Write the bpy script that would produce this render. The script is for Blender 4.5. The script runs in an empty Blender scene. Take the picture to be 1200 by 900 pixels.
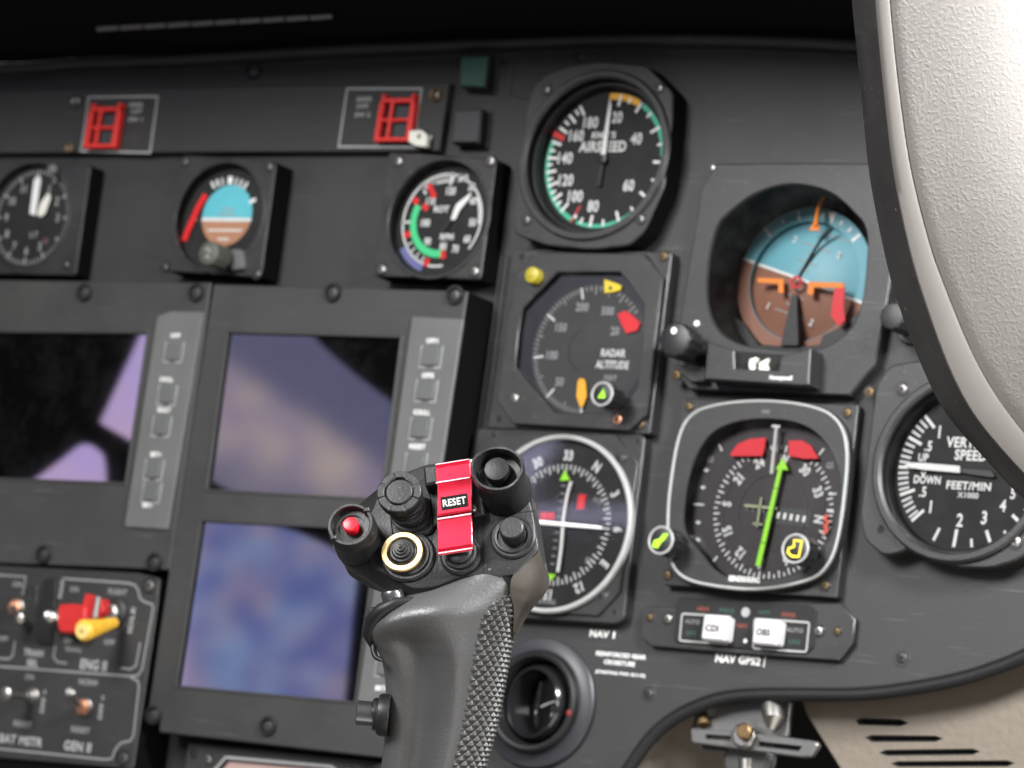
import bpy, bmesh, math, random
from mathutils import Vector, Matrix, noise
from mathutils.geometry import tessellate_polygon
random.seed(7)
PI = math.pi
sc = bpy.context.scene
col = sc.collection

# ------------------------------------------------------------------ camera frame
# (panel lies in the world XZ plane, facing -Y; world Z is up the panel)
MU = [[0.8317365619296656, -0.13928384656575452, 0.5374144598308338],
      [0.03148244848951185, 0.9782924398212778, 0.20482372329795395],
      [-0.5542771391519993, -0.15344025636833028, 0.8180665869836613]]
FPX = 3973.0
def _w(r): return Vector((r[0], r[2], -r[1]))
RIGHT, UP, FWD = _w(MU[0]), -_w(MU[1]), _w(MU[2])
CAM = -FWD * 1.75
def ray(px, py): return RIGHT * ((px - 600) / FPX) - UP * ((py - 450) / FPX) + FWD
def pan(px, py, h=0.0):
    d = ray(px, py); t = (-h / 1000.0 - CAM.y) / d.y
    p = CAM + d * t
    return (p.x * 1000, p.z * 1000)

# ------------------------------------------------------------------ materials
MATS = {}
def lin(c): return tuple(((v / 255) / 12.92 if v / 255 <= .04045 else ((v / 255 + .055) / 1.055) ** 2.4) for v in c)
def mat(name, color, rough=.5, metal=0.0, spec=.5, bump=0.0, bscale=900., var=0.0, vscale=60., rvar=0.0, coat=0.0, dust=0.0, detail=4, scuff=0.0):
    if name in MATS: return MATS[name]
    m = bpy.data.materials.new(name); m.use_nodes = True; nt = m.node_tree; N = nt.nodes; L = nt.links
    b = N['Principled BSDF']
    b.inputs['Base Color'].default_value = (*color, 1)
    b.inputs['Roughness'].default_value = rough; b.inputs['Metallic'].default_value = metal
    b.inputs['Specular IOR Level'].default_value = spec
    b.inputs['Coat Weight'].default_value = coat
    tc = N.new('ShaderNodeTexCoord')
    if var or rvar:
        n = N.new('ShaderNodeTexNoise'); n.inputs['Scale'].default_value = vscale; n.inputs['Detail'].default_value = 6; n.inputs['Roughness'].default_value = .6
        L.new(tc.outputs['Object'], n.inputs['Vector'])
        if var:
            r = N.new('ShaderNodeMapRange'); r.inputs['From Min'].default_value = .25; r.inputs['From Max'].default_value = .75
            r.inputs['To Min'].default_value = 1 - var; r.inputs['To Max'].default_value = 1 + var
            L.new(n.outputs['Fac'], r.inputs['Value'])
            mx = N.new('ShaderNodeVectorMath'); mx.operation = 'SCALE'; mx.inputs[0].default_value = color
            L.new(r.outputs[0], mx.inputs['Scale'])
            last = mx.outputs[0]
            if dust:
                n3 = N.new('ShaderNodeTexNoise'); n3.inputs['Scale'].default_value = 700; n3.inputs['Detail'].default_value = 2
                L.new(tc.outputs['Object'], n3.inputs['Vector'])
                r3 = N.new('ShaderNodeMapRange'); r3.inputs['From Min'].default_value = .70; r3.inputs['From Max'].default_value = .78
                r3.inputs['To Max'].default_value = dust
                L.new(n3.outputs['Fac'], r3.inputs['Value'])
                m3 = N.new('ShaderNodeMix'); m3.data_type = 'RGBA'; m3.inputs['B'].default_value = (.5, .48, .45, 1)
                L.new(r3.outputs[0], m3.inputs['Factor']); L.new(last, m3.inputs['A']); last = m3.outputs['Result']
            if scuff:   # fine handling scratches and chipped flecks
                mp = N.new('ShaderNodeMapping'); mp.inputs['Rotation'].default_value = (.3, .7, .5); mp.inputs['Scale'].default_value = (30, 900, 900)
                L.new(tc.outputs['Object'], mp.inputs['Vector'])
                n5 = N.new('ShaderNodeTexNoise'); n5.inputs['Scale'].default_value = 1; n5.inputs['Detail'].default_value = 3; L.new(mp.outputs[0], n5.inputs['Vector'])
                r5 = N.new('ShaderNodeMapRange'); r5.inputs['From Min'].default_value = .66; r5.inputs['From Max'].default_value = .74; r5.inputs['To Max'].default_value = scuff * .35
                L.new(n5.outputs['Fac'], r5.inputs['Value'])
                m5 = N.new('ShaderNodeMix'); m5.data_type = 'RGBA'; m5.inputs['B'].default_value = (.22, .215, .205, 1)
                L.new(r5.outputs[0], m5.inputs['Factor']); L.new(last, m5.inputs['A']); last = m5.outputs['Result']
            L.new(last, b.inputs['Base Color'])
        if rvar:
            r2 = N.new('ShaderNodeMapRange'); r2.inputs['From Min'].default_value = .25; r2.inputs['From Max'].default_value = .75
            r2.inputs['To Min'].default_value = rough - rvar; r2.inputs['To Max'].default_value = rough + rvar
            L.new(n.outputs['Fac'], r2.inputs['Value']); L.new(r2.outputs[0], b.inputs['Roughness'])
    if bump:
        n2 = N.new('ShaderNodeTexNoise'); n2.inputs['Scale'].default_value = bscale; n2.inputs['Detail'].default_value = detail
        L.new(tc.outputs['Object'], n2.inputs['Vector'])
        bp = N.new('ShaderNodeBump'); bp.inputs['Strength'].default_value = bump; bp.inputs['Distance'].default_value = .0006
        L.new(n2.outputs['Fac'], bp.inputs['Height']); L.new(bp.outputs[0], b.inputs['Normal'])
    MATS[name] = m
    return m

PANEL = mat('panel_paint', (.0215, .0217, .022), .48, spec=.42, bump=.28, bscale=1300, var=.16, vscale=14, rvar=.10, dust=.16, scuff=.5)
BEZEL = mat('bezel_paint', (.0135, .0135, .0138), .43, bump=.2, bscale=1300, var=.2, vscale=40, rvar=.09, dust=.2, scuff=.5)
DARK = mat('black_plastic', (.008, .008, .0085), .40, var=.15, rvar=.06)
SIDE = mat('housing_side_black', (.003, .003, .0032), .9, spec=.08)
VOID = mat('void_black', (.004, .004, .004), .8)
DISPB = mat('display_bezel_paint', (.027, .027, .0266), .50, spec=.45, bump=.2, bscale=1300, var=.14, vscale=20, rvar=.09, dust=.14, scuff=.5)
STRIP = mat('button_strip_grey', (.085, .088, .086), .5, bump=.1, var=.12, vscale=30, rvar=.06, scuff=.4)
BTNG = mat('button_grey', (.078, .082, .080), .5, var=.05)
FACE = mat('dial_black', (.010, .010, .0105), .6, spec=.3, var=.08, vscale=50)
FACE2 = mat('dial_aubergine', (.014, .008, .011), .5, var=.1, vscale=50)
RADF = mat('dial_charcoal', (.030, .031, .0325), .6, var=.08, vscale=50)
WHITE = mat('white_paint', (.86, .86, .83), .5, var=.05, vscale=200)
PRINT = mat('white_print', (.70, .71, .69), .5, var=.08, vscale=200)
GPRINT = mat('grey_print', (.30, .31, .31), .5, var=.12, vscale=200)
DIMPR = mat('dim_print', (.15, .15, .15), .5)
RINGW = mat('pale_ring', (.31, .315, .305), .45, var=.05)
GREEN = mat('green_paint', (.06, .48, .30), .5)
BRGREEN = mat('bright_green_paint', (.05, .62, .24), .5)
LIME = mat('lime_paint', (.33, .82, .02), .45)
YEL = mat('yellow_paint', (.85, .66, .03), .45)
AMB = mat('amber_paint', (.90, .45, .02), .5)
ORG = mat('orange_paint', (.92, .25, .01), .5)
RED = mat('red_paint', (.70, .006, .010), .45)
RED2 = mat('dull_red_paint', (.50, .03, .02), .5)
BLUE = mat('blue_paint', (.14, .14, .36), .5)
SKYB = mat('sky_blue_paint', (.15, .41, .48), .5, var=.05)
EARTH = mat('earth_brown_paint', (.28, .125, .078), .6, var=.06)
SKYB2 = mat('pale_sky_paint', (.10, .47, .54), .5, var=.05)
EARTH2 = mat('pale_earth_paint', (.42, .20, .11), .55, var=.05)
BRASS = mat('brass', (.17, .115, .055), .5, metal=.85, var=.2, vscale=500)
STEEL = mat('steel', (.36, .35, .33), .36, metal=1., var=.15, vscale=400)
DSTEEL = mat('dark_steel', (.17, .165, .16), .35, metal=.9, var=.2, vscale=400)
COPPER = mat('copper', (.55, .27, .17), .4, metal=.7)
IVORY = mat('ivory_plastic', (.68, .67, .60), .35)
WBTN = mat('white_button', (.50, .49, .50), .4)
GBTN = mat('green_lens', (.012, .06, .042), .4, var=.1)
KBTN = mat('dark_lens', (.030, .032, .034), .4, var=.1)
YELP = mat('yellow_plastic', (.66, .37, .03), .42, var=.12, vscale=200)
YELD = mat('olive_yellow_plastic', (.34, .28, .02), .4)
REDP = mat('red_plastic', (.42, .014, .014), .45, var=.15, vscale=150)
RGUARD = mat('red_guard_enamel', (.58, .022, .018), .45)
BEIGE = mat('beige_wall', (.135, .113, .086), .5, bump=.5, bscale=260, var=.08, vscale=25, rvar=.06)
RUBBER = mat('rubber_trim', (.008, .008, .009), .6, spec=.3, bump=.3, bscale=500, var=.15)
COVER = mat('glareshield_felt', (.0016, .0016, .0016), .9, spec=.12, bump=.3, bscale=800)
PINK = mat('pale_salmon_screen', (.42, .30, .27), .3)
CRIM = mat('crimson_anodised', (.50, .003, .026), .38, metal=.6, var=.06, vscale=120, rvar=.05, coat=.1)
REDB = mat('red_button', (.80, .010, .025), .35)
GOLD = mat('gold_ring', (.66, .46, .22), .42, metal=.8, var=.1, vscale=300)
GKNOB = mat('olive_grey_knob', (.055, .060, .048), .5, var=.15)
HAND = mat('grip_satin', (.088, .088, .089), .39, metal=.35, bump=.28, bscale=950, var=.03, vscale=30, rvar=.05, dust=.05, detail=3)
KNURL = mat('grip_chequering', (.040, .039, .037), .48, metal=.1, spec=.4, bump=.15, bscale=700, var=.10, vscale=90)
HEADM = mat('head_black', (.016, .016, .0165), .46, spec=.35, bump=.22, bscale=900, var=.12, vscale=70, rvar=.06, dust=.15)
CAPM = mat('cap_black', (.012, .012, .013), .42, spec=.35, bump=.15, bscale=900, var=.15, vscale=120, rvar=.06, dust=.2)
TANW = mat('bronze_reflection_side', (.050, .043, .036), .40, metal=.3, bump=.1, bscale=900, var=.1, vscale=40)  # bronze tint stands for beige reflected from the right
GUN = mat('gunmetal', (.19, .19, .20), .26, metal=.9, var=.1, vscale=300)
TRIMD = mat('cover_trim', (.024, .022, .022), .33, bump=.1, bscale=400, var=.2, vscale=40, rvar=.08, dust=.25)
SMOOTHW = mat('cover_border', (.105, .097, .09), .36, var=.04)

def cover_mat():
    m = bpy.data.materials.new('cover_grain'); m.use_nodes = True; nt = m.node_tree; N = nt.nodes; L = nt.links
    b = N['Principled BSDF']; b.inputs['Roughness'].default_value = .36
    tc = N.new('ShaderNodeTexCoord')
    v = N.new('ShaderNodeTexVoronoi'); v.inputs['Scale'].default_value = 800; v.feature = 'SMOOTH_F1'; v.inputs['Smoothness'].default_value = .7
    n = N.new('ShaderNodeTexNoise'); n.inputs['Scale'].default_value = 760; n.inputs['Detail'].default_value = 3
    n2 = N.new('ShaderNodeTexNoise'); n2.inputs['Scale'].default_value = 90; n2.inputs['Detail'].default_value = 2
    for x in (v, n, n2): L.new(tc.outputs['Object'], x.inputs['Vector'])
    r = N.new('ShaderNodeMapRange'); r.inputs['From Min'].default_value = .47; r.inputs['From Max'].default_value = .70
    L.new(n.outputs['Fac'], r.inputs['Value'])
    a = N.new('ShaderNodeMath'); a.operation = 'MULTIPLY_ADD'; a.inputs[1].default_value = -.25
    L.new(v.outputs['Distance'], a.inputs[0]); L.new(r.outputs[0], a.inputs[2])
    bp = N.new('ShaderNodeBump'); bp.inputs['Strength'].default_value = .27; bp.inputs['Distance'].default_value = .00045
    L.new(a.outputs[0], bp.inputs['Height']); L.new(bp.outputs[0], b.inputs['Normal'])
    cr = N.new('ShaderNodeMapRange'); cr.inputs['To Min'].default_value = .92; cr.inputs['To Max'].default_value = 1.06
    L.new(n2.outputs['Fac'], cr.inputs['Value'])
    mx = N.new('ShaderNodeVectorMath'); mx.operation = 'SCALE'; mx.inputs[0].default_value = (.175, .165, .153)
    L.new(cr.outputs[0], mx.inputs['Scale']); L.new(mx.outputs[0], b.inputs['Base Color'])
    return m
GRAIN = cover_mat()
def edge_wear(m, tone, amount, rad=.0005):
    nt = m.node_tree; N = nt.nodes; L = nt.links; b = N['Principled BSDF']
    bv_ = N.new('ShaderNodeBevel'); bv_.samples = 4; bv_.inputs['Radius'].default_value = rad
    g_ = N.new('ShaderNodeNewGeometry'); d_ = N.new('ShaderNodeVectorMath'); d_.operation = 'DOT_PRODUCT'
    L.new(bv_.outputs[0], d_.inputs[0]); L.new(g_.outputs['Normal'], d_.inputs[1])
    tc_ = N.new('ShaderNodeTexCoord'); n_ = N.new('ShaderNodeTexNoise'); n_.inputs['Scale'].default_value = 260; n_.inputs['Detail'].default_value = 4
    L.new(tc_.outputs['Object'], n_.inputs['Vector'])
    r_ = N.new('ShaderNodeMapRange'); r_.inputs['From Min'].default_value = .985; r_.inputs['From Max'].default_value = .86; L.new(d_.outputs['Value'], r_.inputs['Value'])
    q_ = N.new('ShaderNodeMapRange'); q_.inputs['From Min'].default_value = .42; q_.inputs['From Max'].default_value = .62; q_.inputs['To Max'].default_value = amount; L.new(n_.outputs['Fac'], q_.inputs['Value'])
    mu = N.new('ShaderNodeMath'); mu.operation = 'MULTIPLY'; L.new(r_.outputs[0], mu.inputs[0]); L.new(q_.outputs[0], mu.inputs[1])
    mi = N.new('ShaderNodeMix'); mi.data_type = 'RGBA'; mi.inputs['B'].default_value = (*tone, 1)
    src = b.inputs['Base Color'].links[0].from_socket
    L.new(src, mi.inputs['A']); L.new(mu.outputs[0], mi.inputs['Factor']); L.new(mi.outputs['Result'], b.inputs['Base Color'])
edge_wear(HEADM, (.16, .155, .145), .8); edge_wear(CAPM, (.12, .117, .112), .8); edge_wear(CRIM, (.75, .45, .45), .7, .0004)
edge_wear(BEZEL, (.10, .098, .094), .8, .0006); edge_wear(KNURL, (.26, .25, .235), .7, .0004)

def screen_mat():
    m = bpy.data.materials.new('screen_glass'); m.use_nodes = True; nt = m.node_tree; N = nt.nodes; L = nt.links
    b = N['Principled BSDF']; b.inputs['Base Color'].default_value = (.004, .004, .006, 1)
    b.inputs['IOR'].default_value = 2.1; b.inputs['Roughness'].default_value = .035
    b.inputs['Specular Tint'].default_value = (.93, .92, 1, 1)
    tc = N.new('ShaderNodeTexCoord'); n = N.new('ShaderNodeTexNoise'); n.inputs['Scale'].default_value = 22; n.inputs['Detail'].default_value = 1
    L.new(tc.outputs['Object'], n.inputs['Vector'])
    bp = N.new('ShaderNodeBump'); bp.inputs['Strength'].default_value = .05; bp.inputs['Distance'].default_value = .0002
    L.new(n.outputs['Fac'], bp.inputs['Height']); L.new(bp.outputs[0], b.inputs['Normal'])
    n2 = N.new('ShaderNodeTexNoise'); n2.inputs['Scale'].default_value = 60; n2.inputs['Detail'].default_value = 7; n2.inputs['Roughness'].default_value = .7; L.new(tc.outputs['Object'], n2.inputs['Vector'])
    r = N.new('ShaderNodeMapRange'); r.inputs['From Min'].default_value = .45; r.inputs['From Max'].default_value = .75; r.inputs['To Min'].default_value = .002; r.inputs['To Max'].default_value = .008; L.new(n2.outputs['Fac'], r.inputs['Value'])
    c = N.new('ShaderNodeCombineColor'); [L.new(r.outputs[0], c.inputs[i]) for i in range(3)]; L.new(c.outputs[0], b.inputs['Base Color'])
    return m
SCREEN = screen_mat()
def glass_mat():
    m = bpy.data.materials.new('instrument_glass'); m.use_nodes = True; nt = m.node_tree; N = nt.nodes; L = nt.links
    N.remove(N['Principled BSDF']); out = N['Material Output']
    t = N.new('ShaderNodeBsdfTransparent'); t.inputs[0].default_value = (.96, .96, .97, 1)
    g = N.new('ShaderNodeBsdfGlossy'); g.inputs['Roughness'].default_value = .03
    f = N.new('ShaderNodeFresnel'); f.inputs['IOR'].default_value = 1.5
    mx = N.new('ShaderNodeMixShader')
    L.new(f.outputs[0], mx.inputs[0]); L.new(t.outputs[0], mx.inputs[1]); L.new(g.outputs[0], mx.inputs[2]); 
    tc = N.new('ShaderNodeTexCoord'); n = N.new('ShaderNodeTexNoise'); n.inputs['Scale'].default_value = 55; n.inputs['Detail'].default_value = 7; n.inputs['Roughness'].default_value = .65
    L.new(tc.outputs['Object'], n.inputs['Vector']); r = N.new('ShaderNodeMapRange'); r.inputs['From Min'].default_value = .42; r.inputs['From Max'].default_value = .75; r.inputs['To Min'].default_value = .001; r.inputs['To Max'].default_value = .014
    L.new(n.outputs['Fac'], r.inputs['Value']); d = N.new('ShaderNodeBsdfDiffuse'); d.inputs[0].default_value = (.55, .54, .52, 1)
    m2 = N.new('ShaderNodeMixShader'); L.new(r.outputs[0], m2.inputs[0]); L.new(mx.outputs[0], m2.inputs[1]); L.new(d.outputs[0], m2.inputs[2]); L.new(m2.outputs[0], out.inputs['Surface'])
    return m
GLASS = glass_mat()

# ------------------------------------------------------------------ mesh builder
# design space: x right, y up, h out of the surface -> mesh (x, -h, y) * unit
def circ(cx, cy, r, n=64, ry=None, a0=0):
    ry = r if ry is None else ry
    return [(cx + r * math.cos(a0 + 2 * PI * i / n), cy + ry * math.sin(a0 + 2 * PI * i / n)) for i in range(n)]
def area(p): return sum(p[i][0] * p[(i + 1) % len(p)][1] - p[(i + 1) % len(p)][0] * p[i][1] for i in range(len(p))) / 2
def ccw(p): return list(p) if area(p) > 0 else list(reversed(p))
def offset(p, d):           # p counter-clockwise; d>0 shrinks
    n = len(p); out = []
    for i in range(n):
        a, b, c = Vector(p[i - 1][:2]), Vector(p[i][:2]), Vector(p[(i + 1) % n][:2])
        e1, e2 = (b - a), (c - b)
        if e1.length < 1e-9 or e2.length < 1e-9: out.append(tuple(b)); continue
        e1.normalize(); e2.normalize()
        n1, n2 = Vector((-e1.y, e1.x)), Vector((-e2.y, e2.x))
        m = n1 + n2
        if m.length < 1e-6: out.append(tuple(b)); continue
        m.normalize(); k = d / max(.4, m.dot(n1))
        out.append((b.x + m.x * k, b.y + m.y * k))
    return out
def rounded(p, r, seg=5):   # round the corners of a polygon; r number or list
    n = len(p); out = []
    for i in range(n):
        a, b, c = Vector(p[i - 1]), Vector(p[i]), Vector(p[(i + 1) % n])
        rr = r[i] if isinstance(r, (list, tuple)) else r
        e1, e2 = (a - b), (c - b)
        k = min(rr, e1.length * .45, e2.length * .45)
        p0, p1 = b + e1.normalized() * k, b + e2.normalized() * k
        for j in range(seg + 1):
            t = j / seg
            q = p0 * (1 - t) ** 2 + b * 2 * t * (1 - t) + p1 * t ** 2
            out.append((q.x, q.y))
    return out
def catmull(pts, n, closed=False):
    P = [Vector(p) for p in pts]; out = []; m = len(P)
    segs = m if closed else m - 1
    for i in range(n):
        t = i / (n if closed else n - 1) * segs; k = min(int(t), segs - 1); u = t - k
        g = (lambda j: P[j % m]) if closed else (lambda j: P[max(0, min(m - 1, j))])
        a, b, c, d = g(k - 1), g(k), g(k + 1), g(k + 2)
        out.append(tuple(.5 * ((2 * b) + (c - a) * u + (2 * a - 5 * b + 4 * c - d) * u * u + (3 * b - a - 3 * c + d) * u ** 3)))
    return out
_FONT = {}
def text_geo(s, bold):
    k = (s, bold)
    if k not in _FONT:
        cu = bpy.data.curves.new('t', 'FONT'); cu.body = s; cu.size = 1; cu.align_x = 'CENTER'; cu.offset = bold; cu.resolution_u = 3
        cu.space_character = 1.06
        o = bpy.data.objects.new('t', cu); me = bpy.data.meshes.new_from_object(o)
        vs = [(v.co.x, v.co.y) for v in me.vertices]; fs = [tuple(p.vertices) for p in me.polygons]
        bpy.data.objects.remove(o); bpy.data.curves.remove(cu); bpy.data.meshes.remove(me)
        if vs:
            cx = (min(v[0] for v in vs) + max(v[0] for v in vs)) / 2; cy = (min(v[1] for v in vs) + max(v[1] for v in vs)) / 2
            h = max(v[1] for v in vs) - min(v[1] for v in vs); w = max(v[0] for v in vs) - min(v[0] for v in vs)
            vs = [(x - cx, y - cy) for x, y in vs]
        else: h = w = 1
        _FONT[k] = (vs, fs, w, h)
    return _FONT[k]

class MB:
    def __init__(s, unit=.001, M=None):
        s.v = []; s.f = []; s.m = []; s.mats = []; s.unit = unit; s.M = M
    def mi(s, m):
        if m not in s.mats: s.mats.append(m)
        return s.mats.index(m)
    def vert(s, p):
        p = Vector(p)
        if s.M is not None: p = s.M @ p
        s.v.append((p.x * s.unit, -p.z * s.unit, p.y * s.unit)); return len(s.v) - 1
    def face(s, idx, m):
        s.f.append(tuple(idx)); s.m.append(s.mi(m))
    def poly(s, pts, h, m):
        pts = ccw(pts)
        tris = tessellate_polygon([[Vector((x, y, 0)) for x, y in pts]])
        b = [s.vert((x, y, h)) for x, y in pts]
        for t in tris:
            a = [pts[i] for i in t]
            s.face([b[i] for i in (t if area(a) > 0 else reversed(t))], m)
    def loft(s, rings, m, closed=True, cap0=False, cap1=False, flip=False):
        ids = [[s.vert(p) for p in r] for r in rings]; n = len(ids[0])
        for a, b in zip(ids, ids[1:]):
            for i in range(n if closed else n - 1):
                j = (i + 1) % n
                q = (a[i], a[j], b[j], b[i])
                s.face(q if not flip else tuple(reversed(q)), m)
        if cap1: s.face(ids[-1] if not flip else ids[-1][::-1], m)
        if cap0: s.face(ids[0][::-1] if not flip else ids[0], m)
    def lathe(s, cx, cy, prof, m, n=48, cap=True):     # prof: (r,h) from outside bottom to the centre top
        rings = [[(cx + r * math.cos(2 * PI * i / n), cy + r * math.sin(2 * PI * i / n), h) for i in range(n)] for r, h in prof]
        s.loft(rings, m, cap1=cap)
    def cyl(s, cx, cy, r, h0, h1, m, bev=None, n=32):
        bev = min(r, abs(h1 - h0)) * .15 if bev is None else bev
        s.lathe(cx, cy, [(r, h0), (r, h1 - bev), (r - bev * .3, h1 - bev * .3), (r - bev, h1)], m, n)
    def ring(s, cx, cy, r0, r1, h0, h1, m, bev=None, n=64, hin=None):
        bev = min(abs(r1 - r0), abs(h1 - h0)) * .25 if bev is None else bev
        s.lathe(cx, cy, [(r1, h0), (r1, h1 - bev), (r1 - bev, h1), (r0 + bev, h1), (r0, h1 - bev), (r0, h0 if hin is None else hin)], m, n, cap=False)
    def plate(s, outer, holes, h0, h1, m, bev=.4, wall=None, holedepth=None, side=None):
        outer = ccw(outer); top = offset(outer, bev)
        s.loft([[(x, y, h0) for x, y in outer], [(x, y, h1 - bev) for x, y in outer]], side or m)
        s.loft([[(x, y, h1 - bev) for x, y in outer], [(x, y, h1) for x, y in top]], m)
        loops = [[Vector((x, y, 0)) for x, y in top]]
        for hl in holes:
            hl = ccw(hl); big = offset(hl, -bev)
            hd = h0 if holedepth is None else holedepth
            s.loft([[(x, y, h1) for x, y in big], [(x, y, h1 - bev) for x, y in hl], [(x, y, hd) for x, y in hl]], wall or m)
            loops.append([Vector((x, y, 0)) for x, y in reversed(big)])
        flat = [v for l in loops for v in l]
        ids = [s.vert((v.x, v.y, h1)) for v in flat]
        for t in tessellate_polygon(loops):
            a = [(flat[i].x, flat[i].y) for i in t]
            if abs(area(a)) < 1e-9: continue
            s.face([ids[i] for i in (t if area(a) > 0 else reversed(t))], m)
    def stroke(s, pts, w, h, m, closed=False):
        n = len(pts); L = []; R = []
        for i in range(n):
            a = Vector(pts[i - 1] if (i > 0 or closed) else pts[i]); b = Vector(pts[i]); c = Vector(pts[(i + 1) % n] if (i < n - 1 or closed) else pts[i])
            t = Vector((0, 0))
            if (b - a).length > 1e-9: t += (b - a).normalized()
            if (c - b).length > 1e-9: t += (c - b).normalized()
            t.normalize(); nn = Vector((-t.y, t.x)) * (w / 2)
            L.append(b + nn); R.append(b - nn)
        li = [s.vert((p.x, p.y, h)) for p in L]; ri = [s.vert((p.x, p.y, h)) for p in R]
        for i in range(n if closed else n - 1):
            j = (i + 1) % n
            s.face((ri[i], ri[j], li[j], li[i]), m)
    def line(s, p, q, w, h, m): s.stroke([p, q], w, h, m)
    def tick(s, cx, cy, a, r0, r1, w, h, m):
        sn, cs = math.sin(math.radians(a)), math.cos(math.radians(a))
        s.line((cx + sn * r0, cy + cs * r0), (cx + sn * r1, cy + cs * r1), w, h, m)
    def arc(s, cx, cy, r, w, a0, a1, h, m, n=None):
        while a1 <= a0: a1 += 360
        while a1 > a0 + 360: a1 -= 360
        n = n or max(4, int(abs(a1 - a0) / 4))
        pts = [(cx + r * math.sin(math.radians(a0 + (a1 - a0) * i / n)), cy + r * math.cos(math.radians(a0 + (a1 - a0) * i / n))) for i in range(n + 1)]
        s.stroke(pts, w, h, m)
    def text(s, t, x, y, size, h, m, rot=0, sx=1.0, bold=.02, align='C', width=None):
        vs, fs, w, hh = text_geo(t, bold)
        k = size / (hh if hh > .3 else .7); 
        if width: sx = width / (w * k)
        ox = 0 if align == 'C' else (w / 2 if align == 'L' else -w / 2)
        c, n = math.cos(math.radians(rot)), math.sin(math.radians(rot))
        ids = []
        for a, b in vs:
            a = (a + ox) * k * sx; b = b * k
            ids.append(s.vert((x + a * c - b * n, y + a * n + b * c, h)))
        for f in fs: s.face([ids[i] for i in f], m)
    def box(s, x0, x1, y0, y1, h0, h1, m, bev=.3):
        s.plate([(x0, y0), (x1, y0), (x1, y1), (x0, y1)], [], h0, h1, m, bev)
    def tube(s, pts, r, m, n=12, cap=True):     # pts 3D, r number or list
        P = [Vector(p) for p in pts]; rings = []; up = None
        for i, p in enumerate(P):
            t = (P[min(i + 1, len(P) - 1)] - P[max(i - 1, 0)]).normalized()
            if up is None:
                up = Vector((0, 0, 1)) if abs(t.z) < .9 else Vector((0, 1, 0))
            a = t.cross(up).normalized(); b = a.cross(t).normalized(); up = b
            rr = r[i] if isinstance(r, (list, tuple)) else r
            rings.append([tuple(p + a * rr * math.cos(2 * PI * k / n) + b * rr * math.sin(2 * PI * k / n)) for k in range(n)])
        s.loft(rings, m, cap0=cap, cap1=cap, flip=False)
    def build(s, name, parent=None, smooth=35):
        me = bpy.data.meshes.new(name); me.from_pydata(s.v, [], s.f); me.update()
        for m in s.mats: me.materials.append(m)
        me.polygons.foreach_set('material_index', s.m)
        bm = bmesh.new(); bm.from_mesh(me)
        bmesh.ops.remove_doubles(bm, verts=bm.verts, dist=s.unit * 1e-4)
        for f in bm.faces: f.smooth = True
        for e in bm.edges:
            if len(e.link_faces) == 2:
                try: e.smooth = e.calc_face_angle() < math.radians(smooth)
                except ValueError: e.smooth = False
        bm.to_mesh(me); bm.free()
        o = bpy.data.objects.new(name, me); col.objects.link(o)
        if parent is not None: o.parent = parent
        return o

def tag(o, label, cat=None, group=None, kind=None):
    o['label'] = label
    if cat: o['category'] = cat
    if group: o['group'] = group
    if kind: o['kind'] = kind
    return o

class Thing:
    """An Empty on the panel plane; everything in millimetres from its origin."""
    def __init__(s, name, label, cat, px, py, h=0, group=None):
        s.ox, s.oy = pan(px, py, h)
        s.e = bpy.data.objects.new(name, None); s.e.empty_display_size = .01; col.objects.link(s.e)
        s.e.location = (s.ox / 1000, 0, s.oy / 1000)
        tag(s.e, label, cat, group)
        s.h = h
    def L(s, px, py, h=None):
        x, y = pan(px, py, s.h if h is None else h); return (x - s.ox, y - s.oy)
    def Ls(s, pts, h=None, K=None):
        return [s.L(*(K(*p) if K else p), h) for p in pts]
    def ang(s, px, py, h, c=(0, 0)):
        x, y = s.L(px, py, h); return math.degrees(math.atan2(x - c[0], y - c[1]))
    def part(s, name, mb, parent=None, label=None):
        o = mb.build(name, parent or s.e)
        if label: o['label'] = label
        return o
def crop(ox, oy, k): return lambda x, y: (ox + x / k, oy + y / k)

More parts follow.
